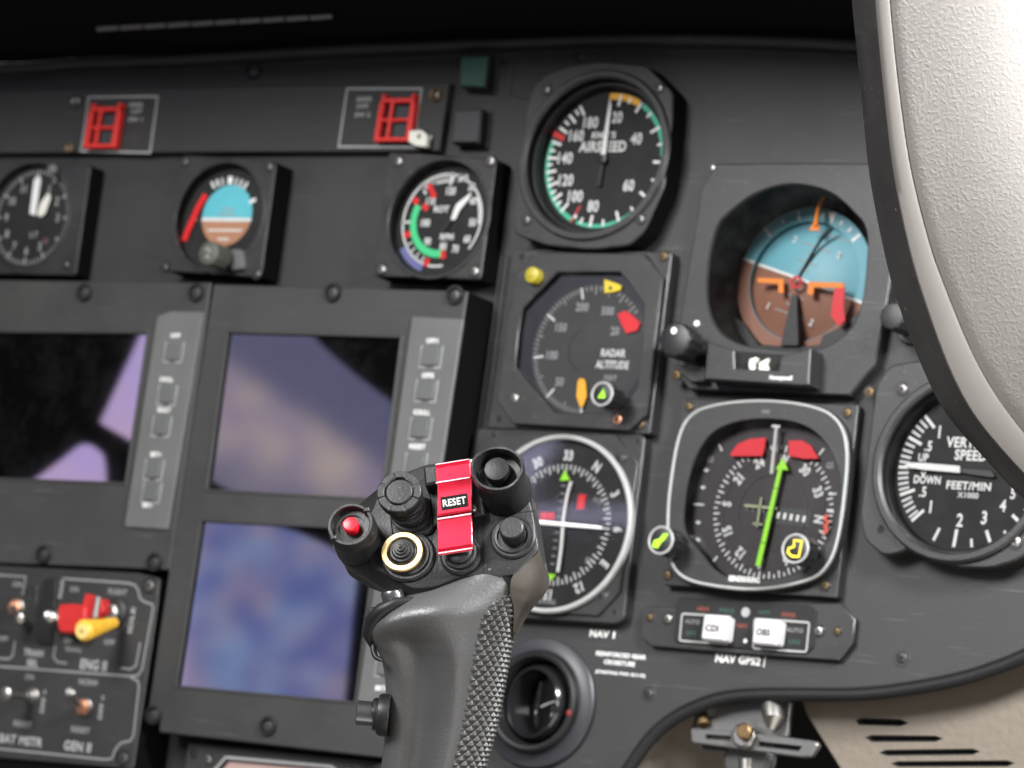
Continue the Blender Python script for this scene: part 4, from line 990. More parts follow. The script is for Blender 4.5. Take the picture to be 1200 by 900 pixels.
def toggle(label, base, tip, m=STEEL, ht=46, r=(1.6, 3.0), bm=DSTEEL, redbase=False):
    T = Thing('toggle_switch', label, 'toggle switch', *K(*base), HS, 'toggle switches on the engine switch panel')
    mb = MB(); n = 6
    mb.lathe(0, 0, [(5.2, HS + .1), (5.2, HS + .8), (4.2, HS + 1.2)], bm, 32, cap=False)
    mb.lathe(0, 0, [(4.4, HS + .5), (4.4, HS + 2.6), (3.0, HS + 3.2), (2.6, HS + 5), (1.4, HS + 5.5)], COPPER if redbase else bm, 6)
    T.part('nut', mb)
    mb = MB(); a = Vector((0, 0, HS + 4)); b = Vector(dk(T, *K(*tip), ht)); pts = [a + (b - a) * t for t in (0, .6, .8, .95, 1.0)]
    mb.tube([tuple(p) for p in pts], [r[0], r[0] * 1.1, r[1], r[1], r[1] * .6], m, 16); T.part('lever', mb)
toggle('short toggle with a red collar at the upper left of the switch panel', (70, 250), (85, 300), ht=38, redbase=True)
toggle('metal toggle in the black slot left of the red guard', (225, 300), (200, 284), ht=42)
toggle('metal toggle above BAT MSTR lettering at the left picture edge', (130, 612), (15, 602), ht=50, r=(1.8, 4.2))
toggle('metal toggle with a copper coloured collar above the GEN II lettering', (345, 655), (280, 588), ht=46, redbase=True)
mb = MB(); mb.plate(rounded(SWP.Ls([(180, 130), (232, 132), (205, 400), (145, 392), (150, 260)], HS + 2, K), 1.5), [], HS, HS + 2, DARK, .4); SWP.part('black_slot', mb)
mb = MB(); mb.plate(rounded(SWP.Ls([(95, 170), (150, 150), (140, 395), (85, 385)], HS + 1, K), 1.2), [], HS, HS + .8, BEZEL, .3); SWP.part('side_channel', mb)
T = Thing('switch_guard', 'solid red flip guard lying beside the yellow lever on the engine switch panel', 'switch guard', *K(310, 270), HS, 'red cage guards on the strip')
del T.e['group']
mb = MB()
mb.plate(rounded(T.Ls([(238, 236), (300, 234), (345, 242), (345, 300), (318, 352), (240, 350), (228, 300)], HS + 11, K), 1.6), [], HS + 2, HS + 11, REDP, .8)
mb.plate(rounded(T.Ls([(345, 190), (412, 215), (420, 262), (392, 292), (340, 300), (330, 240)], HS + 9, K), 1), [], HS + 1, HS + 9, REDP, .7); T.part('guard_body', mb)
mb = MB(); mb.tube([dk(T, *K(400, 205), HS + 10), dk(T, *K(385, 290), HS + 10)], 1.6, STEEL, 12); T.part('hinge_pin', mb)
T = Thing('engine_lever', 'yellow tapered lever switch between the red guard and the FLIGHT lettering', 'lever switch', *K(468, 275), HS)
mb = MB(); mb.lathe(0, 0, [(8.2, HS + .1), (8.2, HS + 1.6), (6.5, HS + 2.2)], DARK, 40, cap=True); mb.lathe(0, 0, [(5, HS + 2.2), (5, HS + 4.4), (3.4, HS + 5), (3, HS + 3)], STEEL, 6); T.part('collar', mb)
mb = MB(); a = Vector(dk(T, *K(468, 310), HS + 7)); b = Vector(dk(T, *K(334, 345), HS + 34))
mb.tube([tuple(a + (b - a) * t) for t in (0, .02, .4, .85, .95, 1.0)], [2.0, 2.8, 3.9, 5.6, 5.9, 4.9], YELP, 28)
T.part('lever', mb)
mb = MB(); c2 = b + (b - a).normalized() * .15; d2 = c2 + (b - a).normalized() * .6; mb.tube([tuple(c2), tuple(d2)], [4.3, 4.0], mat('pale_yellow_plastic', (.72, .55, .18), .45), 28); mb.tube([tuple(d2), tuple(d2 + (b - a).normalized() * .1)], [.9, .6], BRASS, 12); T.part('lever_end_cap', mb)

# lower partial control unit under the double display
K = crop(170, 590, 2.81)
T = Thing('lower_control_unit', 'control unit with a salmon screen cut off at the bottom picture edge', 'control unit', *K(430, 900), 14)
mb = MB(); q = T.Ls([(268, 845), (610, 875), (650, 905), (620, 1100), (200, 1060), (215, 905)], 14, K)
mb.plate(rounded(T.Ls([(142, 785), (792, 852), (830, 900), (800, 1150), (95, 1100)], 14, K), 2), [q], .1, 14, DISPB, .6, holedepth=11); mb.stroke(offset(ccw(q), -1.4), 1.7, 14.15, GPRINT, closed=True); T.part('housing', mb)
mb = MB(); mb.poly(offset(ccw(q), -.4), 11.5, PINK); T.part('screen', mb)
for p, m in [((208, 841), STEEL), ((160, 822), DARK), ((672, 886), STEEL), ((726, 884), DARK)]: T.part('screw', screw_mb(*T.L(*K(*p), 14), 14, 2.3, m, collar=BEZEL))
add_knob(T, 'knob', *K(768, 885), 19, 14, 5, DARK)

# ================================================================== NAV SOURCE PANEL
K = crop(660, 680, 3.333)
T = Thing('nav_source_panel', 'small switch plate with two white push buttons above the NAV GPS2 lettering', 'switch panel', *K(720, 185), 5)
mb = MB(); mb.plate(T.Ls([(330, 100), (445, 104), (500, 68), (940, 88), (1085, 92), (1140, 152), (1130, 245), (1075, 314), (700, 288), (345, 258), (305, 222), (308, 125)], 4, K), [], .1, 4, BEZEL, .6); T.part('mounting_plate', mb)
mb = MB(); mb.plate(rounded(T.Ls([(455, 66), (960, 96), (990, 118), (978, 262), (945, 288), (440, 242), (432, 225), (442, 82)], 5, K), 1), [], 4, 5, FACE, .3)
for q in ([(465, 130), (657, 143), (646, 250), (455, 236)], [(748, 150), (962, 165), (950, 280), (742, 266)]):
    mb.stroke(rounded(T.Ls(q, 5, K), 1.2, 4), .9, 5.15, RINGW, closed=True)
GT = mat('green_print', (.015, .06, .04), .6); OT = mat('rust_print', (.16, .035, .02), .6)
for t, x, y, m, w in [('ARM', 545, 112, OT, 7), ('MSG', 640, 118, GT, 8), ('WPT', 785, 127, GT, 7), ('DISABL', 882, 135, OT, 8), ('NAV', 700, 178, OT, 6), ('AUTO', 505, 162, DIMPR, 8), ('GPS', 500, 207, GT, 6), ('AUTO', 905, 195, DIMPR, 9), ('LEG', 905, 240, GT, 6)]:
    mb.text(t, *T.L(*K(x, y), 5), 2.2, 5.15, m, width=w, bold=.03)
mb.poly(circ(*T.L(*K(713, 125), 5), 2.4, 24), 5.2, GPRINT); mb.poly(circ(*T.L(*K(712, 237), 5), 1.1, 16), 5.2, PRINT)
T.part('legend_plate', mb)
for (x, y), t in [((590, 186), 'CDI'), ((790, 202), 'OBS')]:
    mb = MB(); c = T.L(*K(x, y), 12); mb.plate(rounded([(c[0] - 6.9, c[1] - 6.1), (c[0] + 6.9, c[1] - 6.1), (c[0] + 6.9, c[1] + 6.1), (c[0] - 6.9, c[1] + 6.1)], 1.8, 4), [], 5, 12, WBTN, .9)
    o = T.part('push_button', mb)
    mb = MB(); mb.text(t, c[0] - 1.2, c[1] - .2, 3.4, 12.1, DARK, width=7.6, bold=.04); T.part('legend', mb, parent=o)
for p, m in [((410, 150), STEEL), ((1000, 198), STEEL), ((340, 145), BRASS), ((1072, 200), BRASS)]: T.part('screw', screw_mb(*T.L(*K(*p), 4), 4, 2.1 if m is STEEL else 1.6, m, collar=DARK))

# ================================================================== AIR VENT
T = Thing('air_vent', 'round black eyeball air vent in the panel just right of the grip', 'air vent', 629, 823, 3)
VR = mat('vent_ring', (.020, .020, .025), .42, var=.1)
mb = MB(); mb.lathe(0, 0, [(33, .1), (33, 2.2), (32.3, 3), (27.5, 3.4), (26.2, 4.2)], VR, 96, cap=False); mb.lathe(0, 0, [(26.2, 4.2), (25.2, 7.6), (24, 8.4), (22.6, 8.2), (21.2, 5), (20.4, -4), (20.4, -22)], DARK, 96, cap=True); T.part('outer_ring', mb)
c, s_ = math.cos(.18), math.sin(.18); GL = mat('gloss_black', (.010, .010, .011), .18, coat=.3)
mb = MB(M=Matrix.Translation((0, 0, -3)) @ Matrix.Rotation(-.22, 4, 'Y') @ Matrix.Rotation(.05, 4, 'X')); mb.lathe(0, 0, [(20, -6), (19.8, 2), (19, 6.5), (17.6, 8.4), (16.6, 8.2), (15.6, 5), (15, -10)], GL, 80, cap=False); eb = T.part('eyeball', mb)
mb = MB(M=Matrix.Translation((0, 0, -4)) @ Matrix.Rotation(-.6, 4, 'Y')); mb.plate(circ(0, 0, 14.6, 48), [], -1, 0, GL, .3); mb.box(-1.3, 1.3, -11, 11, 0, 4, GL, .6); T.part('flap', mb, parent=eb)
mb = MB(); mb.tube([(3, -2, 3), (8, 0, 4), (13, 2, 3)], .55, GPRINT, 8); T.part('flap_spindle', mb, parent=eb)
mb = MB(); mb.cyl(23.0, -4, 1.5, 7.5, 8.5, mat('dark_red_glint', (.16, .01, .01), .5)); T.part('red_glint', mb)  # red reflection on the vent ring, put in as a coloured dot

# ================================================================== BELOW THE PANEL
T = Thing('beige_wall_panel', 'speckled beige trim panel with four black slots below the panel edge', 'trim panel', 1060, 860, -18)
K = crop(900, 620, 3.213)
slots = [[(338, 722), (352, 716), (500, 722), (516, 730), (500, 736), (345, 732)], [(378, 786), (392, 781), (630, 784), (646, 789), (630, 795), (392, 796)], [(430, 842), (445, 837), (770, 833), (785, 838), (770, 844), (448, 848)], [(475, 884), (490, 880), (900, 877), (915, 882), (900, 888), (492, 890)]]
mb = MB(); mb.plate(rounded(T.Ls([(925, 780), (1000, 740), (1400, 600), (1420, 1100), (1060, 1020), (985, 902), (945, 838)], -18), 2), [T.Ls(q, -18, K) for q in slots], -23, -18, BEIGE, .8, wall=VOID); T.part('wall_sheet', mb)
mb = MB(); mb.plate(T.Ls([(960, 820), (1380, 700), (1380, 1080), (1060, 1000)], -24), [], -26, -24, VOID, .1); T.part('slot_backing', mb)
T = Thing('beige_column', 'rounded beige column standing beneath the curved panel edge', 'column', 790, 880, -30)
mb = MB(); rings = []
for i in range(25):
    t = i / 24; x = 705 + 160 * t
    hh = -48 + 26 * math.sin(PI * min(1, t * 1.05)) ** .8 + 3 * math.exp(-((t - .52) / .05) ** 2)
    x0, y0 = T.L(x, 800, -40); rings.append([(x0, y0 + 6, hh), (x0 - 2, y0 - 30, hh), (x0 - 5, y0 - 90, hh)])
mb.loft(rings, BEIGE, closed=False); T.part('column_skin', mb)
mb = MB(); q = T.Ls([(640, 700), (1100, 700), (1100, 1050), (640, 1050)], -75); mb.plate(q, [], -80, -75, VOID, .2)
B = Thing('footwell', 'black recess seen behind the metal latch below the panel', 'recess', 930, 870, -75); 
mb = MB(); mb.plate(B.Ls([(600, 700), (1200, 700), (1200, 1080), (600, 1080)], -90), [], -92, -90, VOID, .2); B.part('back_wall', mb)
K = crop(660, 680, 3.333)
T = Thing('latch_bracket', 'grey slotted metal latch bracket hanging under the panel edge', 'bracket', *K(700, 600), -8)
mb = MB()
def d3(x, y, h): return (*T.L(*K(x, y), h), h)
# tray: upper plate receding, front lip
rings = [[d3(525, 488, -22), d3(885, 488, -22)], [d3(498, 585, -8), d3(872, 608, -8)], [d3(494, 600, -5), d3(872, 618, -5)], [d3(500, 628, -4), d3(872, 650, -4)]]
LB = mat('latch_grey', (.16, .16, .155), .35, metal=.6, var=.1)
mb.plate(rounded(T.Ls([(520, 470), (885, 470), (870, 612), (700, 608), (495, 590)], -8, K), 1.5), [], -12, -9, LB, .6)
mb.plate(rounded(T.Ls([(495, 578), (700, 590), (985, 628), (994, 645), (965, 690), (930, 692), (500, 635)], -4, K), 1.5), [T.Ls([(560, 606), (650, 613), (650, 621), (560, 615)], -4, K), T.Ls([(765, 634), (925, 652), (918, 662), (765, 645)], -4, K)], -8, -4, LB, .7, wall=VOID)
T.part('bracket_plate', mb)
mb = MB(); mb.lathe(*T.L(*K(700, 605), 0), [(6.5, -4), (6.5, -1), (5.2, 0), (4.5, 0)], STEEL, 8); mb.lathe(*T.L(*K(705, 590), 3), [(4, 0), (4, 3), (3, 4)], BRASS, 24); T.part('bolt', mb)
mb = MB(); mb.tube([d3(815, 460, -8), d3(820, 500, -6), d3(826, 540, -4), d3(812, 580, -4)], [5.4, 6.2, 5.8, 2.4], STEEL, 20); T.part('pivot_pin', mb)
mb = MB(); mb.tube([d3(545, 530, -7), d3(548, 565, -6)], [2.6, 3.4], BRASS, 12); mb.tube([d3(560, 480, -7), d3(590, 500, -6)], [4, 4.4], DSTEEL, 14); T.part('side_bolt', mb)
mb = MB(); mb.lathe(*T.L(*K(710, 690), -14), [(13, -22), (13.5, -17), (11, -14), (6, -13)], STRIP, 32); mb.tube([d3(720, 700, -16), d3(722, 790, -16)], 4.6, STEEL, 16); T.part('spring_cup', mb)
mb = MB(); mb.tube([d3(540, 655, -14), d3(640, 665, -14)], 1.5, DSTEEL, 8); T.part('cross_wire', mb)

# ================================================================== CAMERA-FACING FRAMES (grip, cover)
def frame_empty(name, label, cat, px, py, depth):
    e = bpy.data.objects.new(name, None); e.empty_display_size = .02; col.objects.link(e)
    R = Matrix((RIGHT, FWD, UP)).transposed().to_4x4()
    e.matrix_world = Matrix.Translation(CAM + ray(px, py) * depth) @ R
    tag(e, label, cat); return e
ZG = 1.30; S = ZG / FPX
# ------------------------------------------------------------------ the pale cover
CV = frame_empty('side_cover', 'pale textured plastic cover with a dark edge, cutting in from the upper right', 'cover', 1150, 300, ZG)
def cv(x, y, d): return (x - 1150, -(y - 300), d)
E0 = [(1001, -40), (1003, 2), (1013, 100), (1023, 200), (1040, 290), (1056, 351), (1087, 433), (1115, 486), (1158, 536), (1205, 585), (1270, 635), (1360, 690)]
E1 = [(1026, -40), (1027, 2), (1036, 100), (1048, 200), (1065, 285), (1083, 348), (1112, 428), (1140, 482), (1178, 530), (1222, 575), (1285, 628), (1370, 680)]
E2 = [(1041, -40), (1042, 2), (1052, 100), (1066, 195), (1087, 280), (1106, 335), (1138, 412), (1168, 465), (1202, 510), (1243, 556), (1300, 608), (1380, 660)]
E3 = [(1200, -60), (1200, -10), (1205, 60), (1215, 130), (1230, 200), (1250, 240), (1280, 300), (1310, 350), (1340, 395), (1370, 440), (1410, 490), (1460, 540)]
n_ = 110
C0, C1, C2, C3 = [catmull([(x, y, 0) for x, y in e], n_) for e in (E0, E1, E2, E3)]
def mixp(a, b, t): return (a[0] + (b[0] - a[0]) * t, a[1] + (b[1] - a[1]) * t)
def row(c, d, c2=None, t=0): return [cv(*(mixp(p, q, t)), d) for p, q in zip(c, c2 or c)]
mb = MB(unit=S); mb.loft([row(C0, -60, C1, .9), row(C0, -50, C1, .05), row(C0, -42), row(C0, -4, C1, .82), row(C0, 0, C1, .95)][::1], TRIMD, closed=False, flip=False)
o = mb.build('edge_trim', CV)
mb = MB(unit=S); mb.loft([row(C0, 0, C1, .95), row(C1, 2.2), row(C1, 5, C2, .3), row(C1, 7, C2, .8), row(C1, 6.5, C2, .97), row(C2, 4.2)], SMOOTHW, closed=False)
mb.build('smooth_border', CV)
mb = MB(unit=S); rows = [row(C2, 4.2), row(C2, 3.6, C3, .006), row(C2, 7.2, C3, .022)]
for i in range(1, 26):
    t = .022 + .978 * i / 25; rows.append(row(C2, 7.2 + 60 * math.sin(t * PI / 2 * .9) , C3, t))
rows += [row(C3, 40), row(C3, -60)]
mb.loft(rows, GRAIN, closed=False); mb.build('textured_shell', CV)

# ------------------------------------------------------------------ THE GRIP
GR = frame_empty('control_grip', 'grey control grip in the foreground with black button head and red RESET guard', 'control stick', 520, 660, ZG)
def gp(x, y, d=0): return (x - 520, -(y - 660), d)
# head frame
nrm = Vector((-.15, .45, .88)).normalized()
av = Vector((.99, .115, 0)); av = (av - nrm * av.dot(nrm)).normalized(); bv = nrm.cross(av).normalized()
HO = Vector(gp(520, 625, 6))
HM = Matrix(((av.x, bv.x, nrm.x, HO.x), (av.y, bv.y, nrm.y, HO.y), (av.z, bv.z, nrm.z, HO.z), (0, 0, 0, 1)))
def HFp(px, py, c=0):
    tx, ty = px - 520 - HO.x - nrm.x * c, -(py - 660) - HO.y - nrm.y * c
    det = av.x * bv.y - av.y * bv.x
    return ((tx * bv.y - ty * bv.x) / det, (av.x * ty - av.y * tx) / det)
def H(): return MB(unit=S, M=HM)
def HL(pts, c=0): return [HFp(x, y, c) for x, y in pts]
def hpart(name, mb, parent=None, label=None, smooth=35):
    o = mb.build(name, parent or GR, smooth)
    if label: o['label'] = label
    return o
# head body
F = [(437, 664), (428, 645), (424, 622), (436, 596), (448, 566), (498, 546), (560, 540), (612, 556), (624, 600), (631, 642), (603, 671), (542, 673), (506, 686), (484, 687)]
G_ = [(402, 664), (388, 640), (386, 618), (410, 600), (440, 575), (498, 556), (560, 552), (620, 572), (634, 620), (640, 660), (618, 690), (560, 700), (515, 704), (470, 700)]
B_ = [(432, 692), (404, 676), (402, 650), (425, 630), (460, 610), (505, 590), (565, 590), (622, 610), (636, 650), (641, 684), (622, 712), (570, 722), (520, 716), (480, 708)]
def sm(pts, r): return pts
mb = H(); f = HL(F, 0); f = f if area(f) > 0 else f[::-1]
def ordr(P_, c): q = HL(P_, c); return q if area(HL(F, 0)) > 0 else q[::-1]
def rr3(q, c, r): return [(x, y, c) for x, y in rounded(q, r, 4)]
mb.loft([rr3(ordr(B_, -62), -62, 8), rr3(ordr(G_, -30), -30, 8), rr3(ordr(G_, -16), -16, 7), rr3(offset(ordr(F, -2), -1.5), -4, 6), rr3(ordr(F, 0), -1, 6), rr3(offset(ordr(F, 0), 1.6), 0, 5)], HEADM, cap1=True, cap0=True)
hpart('head_body', mb)
# right flank of the head, beige reflection painted in as bronze
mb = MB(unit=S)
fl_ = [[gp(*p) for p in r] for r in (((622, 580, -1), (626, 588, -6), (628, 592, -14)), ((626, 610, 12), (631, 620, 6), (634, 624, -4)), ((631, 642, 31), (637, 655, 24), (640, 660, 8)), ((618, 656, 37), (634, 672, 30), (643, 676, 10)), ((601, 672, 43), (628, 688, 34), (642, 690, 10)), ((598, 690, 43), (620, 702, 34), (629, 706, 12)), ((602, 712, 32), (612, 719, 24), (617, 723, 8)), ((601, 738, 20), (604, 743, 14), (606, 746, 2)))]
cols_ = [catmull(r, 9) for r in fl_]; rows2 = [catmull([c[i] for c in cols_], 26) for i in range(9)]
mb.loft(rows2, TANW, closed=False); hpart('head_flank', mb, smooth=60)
# face panel lines
mb = H()
for q in ([(506, 600), (507, 684)], [(566, 560), (567, 671)], [(560, 612), (560, 672)], [(513, 650), (512, 676), (556, 668)], [(566, 605), (628, 598)]):
    mb.stroke(HL(q, 0), 1.0, .25, VOID)
hpart('face_grooves', mb)
def lathe_at(px, py, c, prof, m, n=64, mbx=None, cap=True):
    mbx = mbx or H(); x, y = HFp(px, py, c); mbx.lathe(x, y, prof, m, n, cap=cap); return mbx, x, y
# red button tower
mb, x, y = lathe_at(412, 613, 46, [(26, -34), (29, -14), (28.5, 6), (27, 14), (27, 22), (28.5, 24), (28.5, 33), (27.4, 35), (27.4, 44), (26, 46.5), (23.5, 46.5), (22.3, 44.5), (22, 37), (16, 36.4), (15.6, 34), (12, 33.6)], CAPM)
for a in (35, 215):
    q = (x + 25 * math.cos(math.radians(a)), y + 25 * math.sin(math.radians(a))); mb.box(q[0] - 3.4, q[0] + 3.4, q[1] - 2.4, q[1] + 2.4, 36, 49, CAPM, .8)
tower = hpart('trim_release_tower', mb)
mb = H(); mb.lathe(x, y, [(9, 32), (9.4, 44), (9, 46.5), (7.6, 48), (4, 48.6), (.2, 48.8)], REDB, 40); hpart('red_button', mb, tower)
# castle hat switch
bx, by = HFp(484, 607, 4)
mb = H(); mb.plate(rounded([(bx - 27, by - 24), (bx + 24, by - 24), (bx + 24, by + 24), (bx - 27, by + 24)], 12, 6), [], -6, 6, CAPM, 2)
cx_, cy_ = HFp(468, 575, 44)
def tw(t): return (bx + (cx_ - bx) * t, by + (cy_ - by) * t)
for r0, h0, h1 in ((24, 5, 10), (21, 10, 15), (22.5, 15, 20), (19, 19, 27)):
    mb.lathe(*tw(h1 / 44), [(r0, h0), (r0, h1 - 1), (r0 - 1.5, h1), (r0 - 5, h1 + .3)], CAPM, 56)
hat = hpart('hat_switch_base', mb)
mb = H(); mb.lathe(cx_, cy_, [(20, 24), (26, 28), (26.8, 34), (26.2, 38)], CAPM, 64, cap=False); mb.lathe(cx_, cy_, [(26.2, 38), (26, 41.2), (24.8, 42.2), (17.4, 42.2), (17, 39), (16.2, 39), (16, 42), (14.5, 43.4), (3, 43.8)], CAPM, 64)
for k in range(8):
    a0_, a1_ = math.radians(k * 45 + 2 + 12), math.radians(k * 45 + 43 + 12); sg = 8
    outp = [(cx_ + 26.2 * math.cos(a0_ + (a1_ - a0_) * i / sg), cy_ + 26.2 * math.sin(a0_ + (a1_ - a0_) * i / sg)) for i in range(sg + 1)]
    inp = [(cx_ + 17.6 * math.cos(a1_ - (a1_ - a0_) * i / sg), cy_ + 17.6 * math.sin(a1_ - (a1_ - a0_) * i / sg)) for i in range(sg + 1)]
    mb.plate(outp + inp, [], 37.5, 44 if k % 2 else 43, CAPM, 1.1)
hpart('hat_switch_cap', mb, hat)
# gold ring button
mb, x, y = lathe_at(478, 650, 4, [(33, -3), (32.5, 3), (30, 5), (27, 5), (26, 8)], CAPM)
gx, gy = HFp(472, 645, 14); mb.lathe((x + gx) / 2, (y + gy) / 2, [(26, 3), (25.5, 9), (24, 10)], CAPM)
gb = hpart('cone_switch_base', mb)
mb = H(); mb.lathe(gx, gy, [(24.5, 9), (25, 13), (24, 14.8), (18.6, 14.8), (17.6, 13), (17.6, 8)], GOLD, 72, cap=False); hpart('gold_ring', mb, gb)
mb = H()
prof = [(18, 9), (17.4, 12.5), (15.6, 13.5), (15, 12.8)]; 
for r, h in ((14.2, 16.5), (10.6, 20), (7.4, 23), (4.8, 27)): prof += [(r, h - 2.2), (r - .5, h), (r - 2.4, h + .2), (r - 2.9, h - .6)]
prof += [(2, 30), (.2, 30.5)]
mb.lathe(gx, gy, prof, CAPM, 56); hpart('rubber_cone', mb, gb)
# big cup button
cx_, cy_ = HFp(583, 547, 66); bx, by = HFp(600, 590, 8)
mb = H(); n = 96; rings = []
def cup(r, h, wav=0): return [(cx_ + (r + wav * math.cos(2 * (2 * PI * i / n) + .6)) * math.cos(2 * PI * i / n), cy_ + (r + wav * math.cos(2 * (2 * PI * i / n) + .6)) * math.sin(2 * PI * i / n), h + (5 * abs(math.cos(2 * PI * i / n + .3)) ** 6 if h > 60 else 0)) for i in range(n)]
mb.loft([cup(31, -14), cup(31.5, 6), cup(30, 9), cup(30, 18), cup(28.5, 22), cup(28.8, 46, .4), cup(30, 50, 1), cup(30.5, 61, 1.6), cup(29.2, 65, 1.6), cup(26.8, 65, 1.6), cup(25.4, 61, 1.5), cup(24.5, 44), cup(14, 42)], CAPM, cap1=True)
cupo = hpart('cup_switch_housing', mb)
mb = H(); mb.lathe(cx_ - 1, cy_ - 1, [(19, 41), (18.5, 45), (14.6, 47), (14.6, 64), (13.8, 66.4), (12, 67), (.2, 67)], CAPM, 48); hpart('push_button', mb, cupo)
# lower right button
mb, x, y = lathe_at(601, 628, 4, [(27, -2), (26.6, 3), (24.6, 4.6), (22, 4.6), (21, 7.4), (18.5, 8), (17.6, 5)], CAPM)
lb = hpart('button_collar', mb)
x2, y2 = HFp(599, 616, 28); mb = H(); mb.lathe(x2, y2, [(14.6, 3), (14.8, 24), (14, 27), (12.4, 28.2), (.2, 28.2)], CAPM, 48); hpart('push_button', mb, lb)
# button under the guard
mb, x, y = lathe_at(540, 648, 6, [(25, -2), (24.5, 4), (22, 6), (20, 6), (19.5, 11), (17, 12), (15, 11), (14.5, 15), (11, 17), (.2, 17)], CAPM); hpart('guarded_button', mb)
# guard bracket and crimson guard
mb = H(); q = HFp(505, 557, 26); mb.box(q[0] - 8, q[0] + 9, q[1] - 12, q[1] + 12, -2, 28, CAPM, 2.5)
q = HFp(559, 580, 14); mb.box(q[0] - 7, q[0] + 7, q[1] - 26, q[1] + 32, -2, 14, CAPM, 2); q = HFp(510, 590, 8); mb.box(q[0] - 6, q[0] + 8, q[1] - 28, q[1] + 26, -2, 8, CAPM, 2)
q = HFp(530, 570, 10); mb.box(q[0] - 18, q[0] + 22, q[1] - 30, q[1] + 26, -2, 9, CAPM, 2)
gbk = hpart('guard_bracket', mb)
prof = [(530, 541.5, 27), (530.5, 546, 30), (532, 562, 31), (533, 566, 33), (533, 574, 35), (533.2, 576, 35), (533, 598, 35), (533, 600, 34.4), (533, 602.5, 30), (533, 606, 29.2), (533.5, 622, 28.6), (534, 638, 27.2), (534.2, 642, 25.5), (534.5, 646, 21.5)]
mb = H(); hw_ = 20.5; topL, topR, botL, botR = [], [], [], []
for i, (x, y, c) in enumerate(prof):
    a, b = HFp(x, y, c); j = prof[min(i + 1, len(prof) - 1)]; k = prof[max(i - 1, 0)]
    pa, pb = HFp(k[0], k[1], k[2]), HFp(j[0], j[1], j[2]); tb, tc = pb[1] - pa[1], j[2] - k[2]; l = math.hypot(tb, tc); nb, nc = -tc / l, tb / l
    if nc < 0: nb, nc = -nb, -nc
    sk = -.06 * (y - 590)
    cr = .0
    prof_row = [(a - hw_, b), (a + hw_, b)]
    topL.append((a, b, c, nb, nc))
rings = []
for (a, b, c, nb, nc) in topL:
    t = 3.0; w = hw_
    rings.append([(a - w, b - nb * t, c - nc * t), (a + w, b - nb * t, c - nc * t), (a + w, b - nb * .6, c - nc * .6), (a + w - .8, b, c), (a - w + .8, b, c), (a - w, b - nb * .6, c - nc * .6)])
mb.loft(rings, CRIM, cap0=True, cap1=True)
gd = hpart('reset_guard', mb, gbk, 'crimson metal flip guard reading RESET', smooth=12)
mb = H(); 
a, b = HFp(533, 587, 35.3); mb.plate([(a - 16, b - 8.6), (a + 16, b - 8.6), (a + 16, b + 8.6), (a - 16, b + 8.6)], [], 34.8, 35.5, mat('nameplate_black', (.012, .012, .012), .7, spec=.15), .2); mb.text('RESET', a, b, 9.4, 35.62, WHITE, width=27.5, bold=.022)
hpart('guard_nameplate', mb, gd)
# highlights on the guard's bends, painted as pale lines
mb = H(); LN = mat('bend_highlight', (.95, .50, .55), .25, metal=.6)
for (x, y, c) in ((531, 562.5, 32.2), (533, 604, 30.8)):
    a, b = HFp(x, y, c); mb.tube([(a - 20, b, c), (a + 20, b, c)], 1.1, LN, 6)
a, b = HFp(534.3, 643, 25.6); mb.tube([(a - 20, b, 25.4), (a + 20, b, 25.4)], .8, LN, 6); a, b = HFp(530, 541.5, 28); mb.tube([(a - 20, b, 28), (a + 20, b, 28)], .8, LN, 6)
hpart('bend_highlights', mb, gd)
mb = H(); a, b = HFp(555, 594, 20); mb.lathe(a, b, [(4.5, 8), (4.5, 19), (3, 21)], STEEL, 16); a, b = HFp(552, 541, 24); mb.lathe(a, b, [(3, 8), (3, 25), (2, 26)], STEEL, 16); hpart('hinge_screw', mb, gbk)

# ---- handle
SEC = [(664, 545, 622, -14, 50), (676, 524, 622, -12, 52), (688, 496, 621, -11, 56), (700, 462, 617, -10, 59), (715, 441, 609, -8, 60), (737, 428, 601, -8, 60), (755, 436, 597, -9, 57), (772, 446, 594, -10, 54), (800, 451, 589, -12, 51), (840, 452, 582, -14, 49), (868, 450, 575, -15, 49), (900, 446, 566, -16, 49), (950, 438, 553, -18, 49), (1010, 430, 540, -22, 48), (1080, 430, 532, -26, 46)]
SECI = catmull([tuple(map(float, s_[:3])) for s_ in SEC], 150); SECD = catmull([(float(s_[3]), float(s_[4]), 0.) for s_ in SEC], 150)
def hsurf(k, a, off=0.0):
    """k index along the handle, a angle (0 = right, 90 = towards the viewer)"""
    y, xl, xr = SECI[k]; zc, rz, _ = SECD[k]
    cx = (xl + xr) / 2; rx = (xr - xl) / 2
    ca, sa = math.cos(a), math.sin(a)
    e = .86
    x = cx + (rx + off) * math.copysign(abs(ca) ** e, ca); z = (rz + off) * math.copysign(abs(sa) ** (e if sa > 0 else .8), sa)
    u = (x - xl) / (xr - xl)
    if sa > 0:
        fy = 1 / (1 + math.exp(-(y - 742) / 9.0))
        z -= 20 * fy * math.exp(-((u - .30) / .17) ** 2)
        z += 11 * fy * math.exp(-((u - .60) / .17) ** 2)
        z += 11 * math.exp(-((y - 716) / 20) ** 2) * math.exp(-((u - .42) / .30) ** 2)
        z += 5 * math.exp(-((y - 728) / 13) ** 2) * math.exp(-((u - .12) / .12) ** 2)
        z -= 3 * math.exp(-((y - 800) / 26) ** 2) * math.exp(-((u - .1) / .12) ** 2)
    return gp(x, y, zc + z)
mb = MB(unit=S); NA = 120
mb.loft([[hsurf(k, 2 * PI * i / NA) for i in range(NA)] for k in range(150)], HAND, cap0=True, cap1=True, flip=True)
hd = hpart('handle', mb, smooth=80)
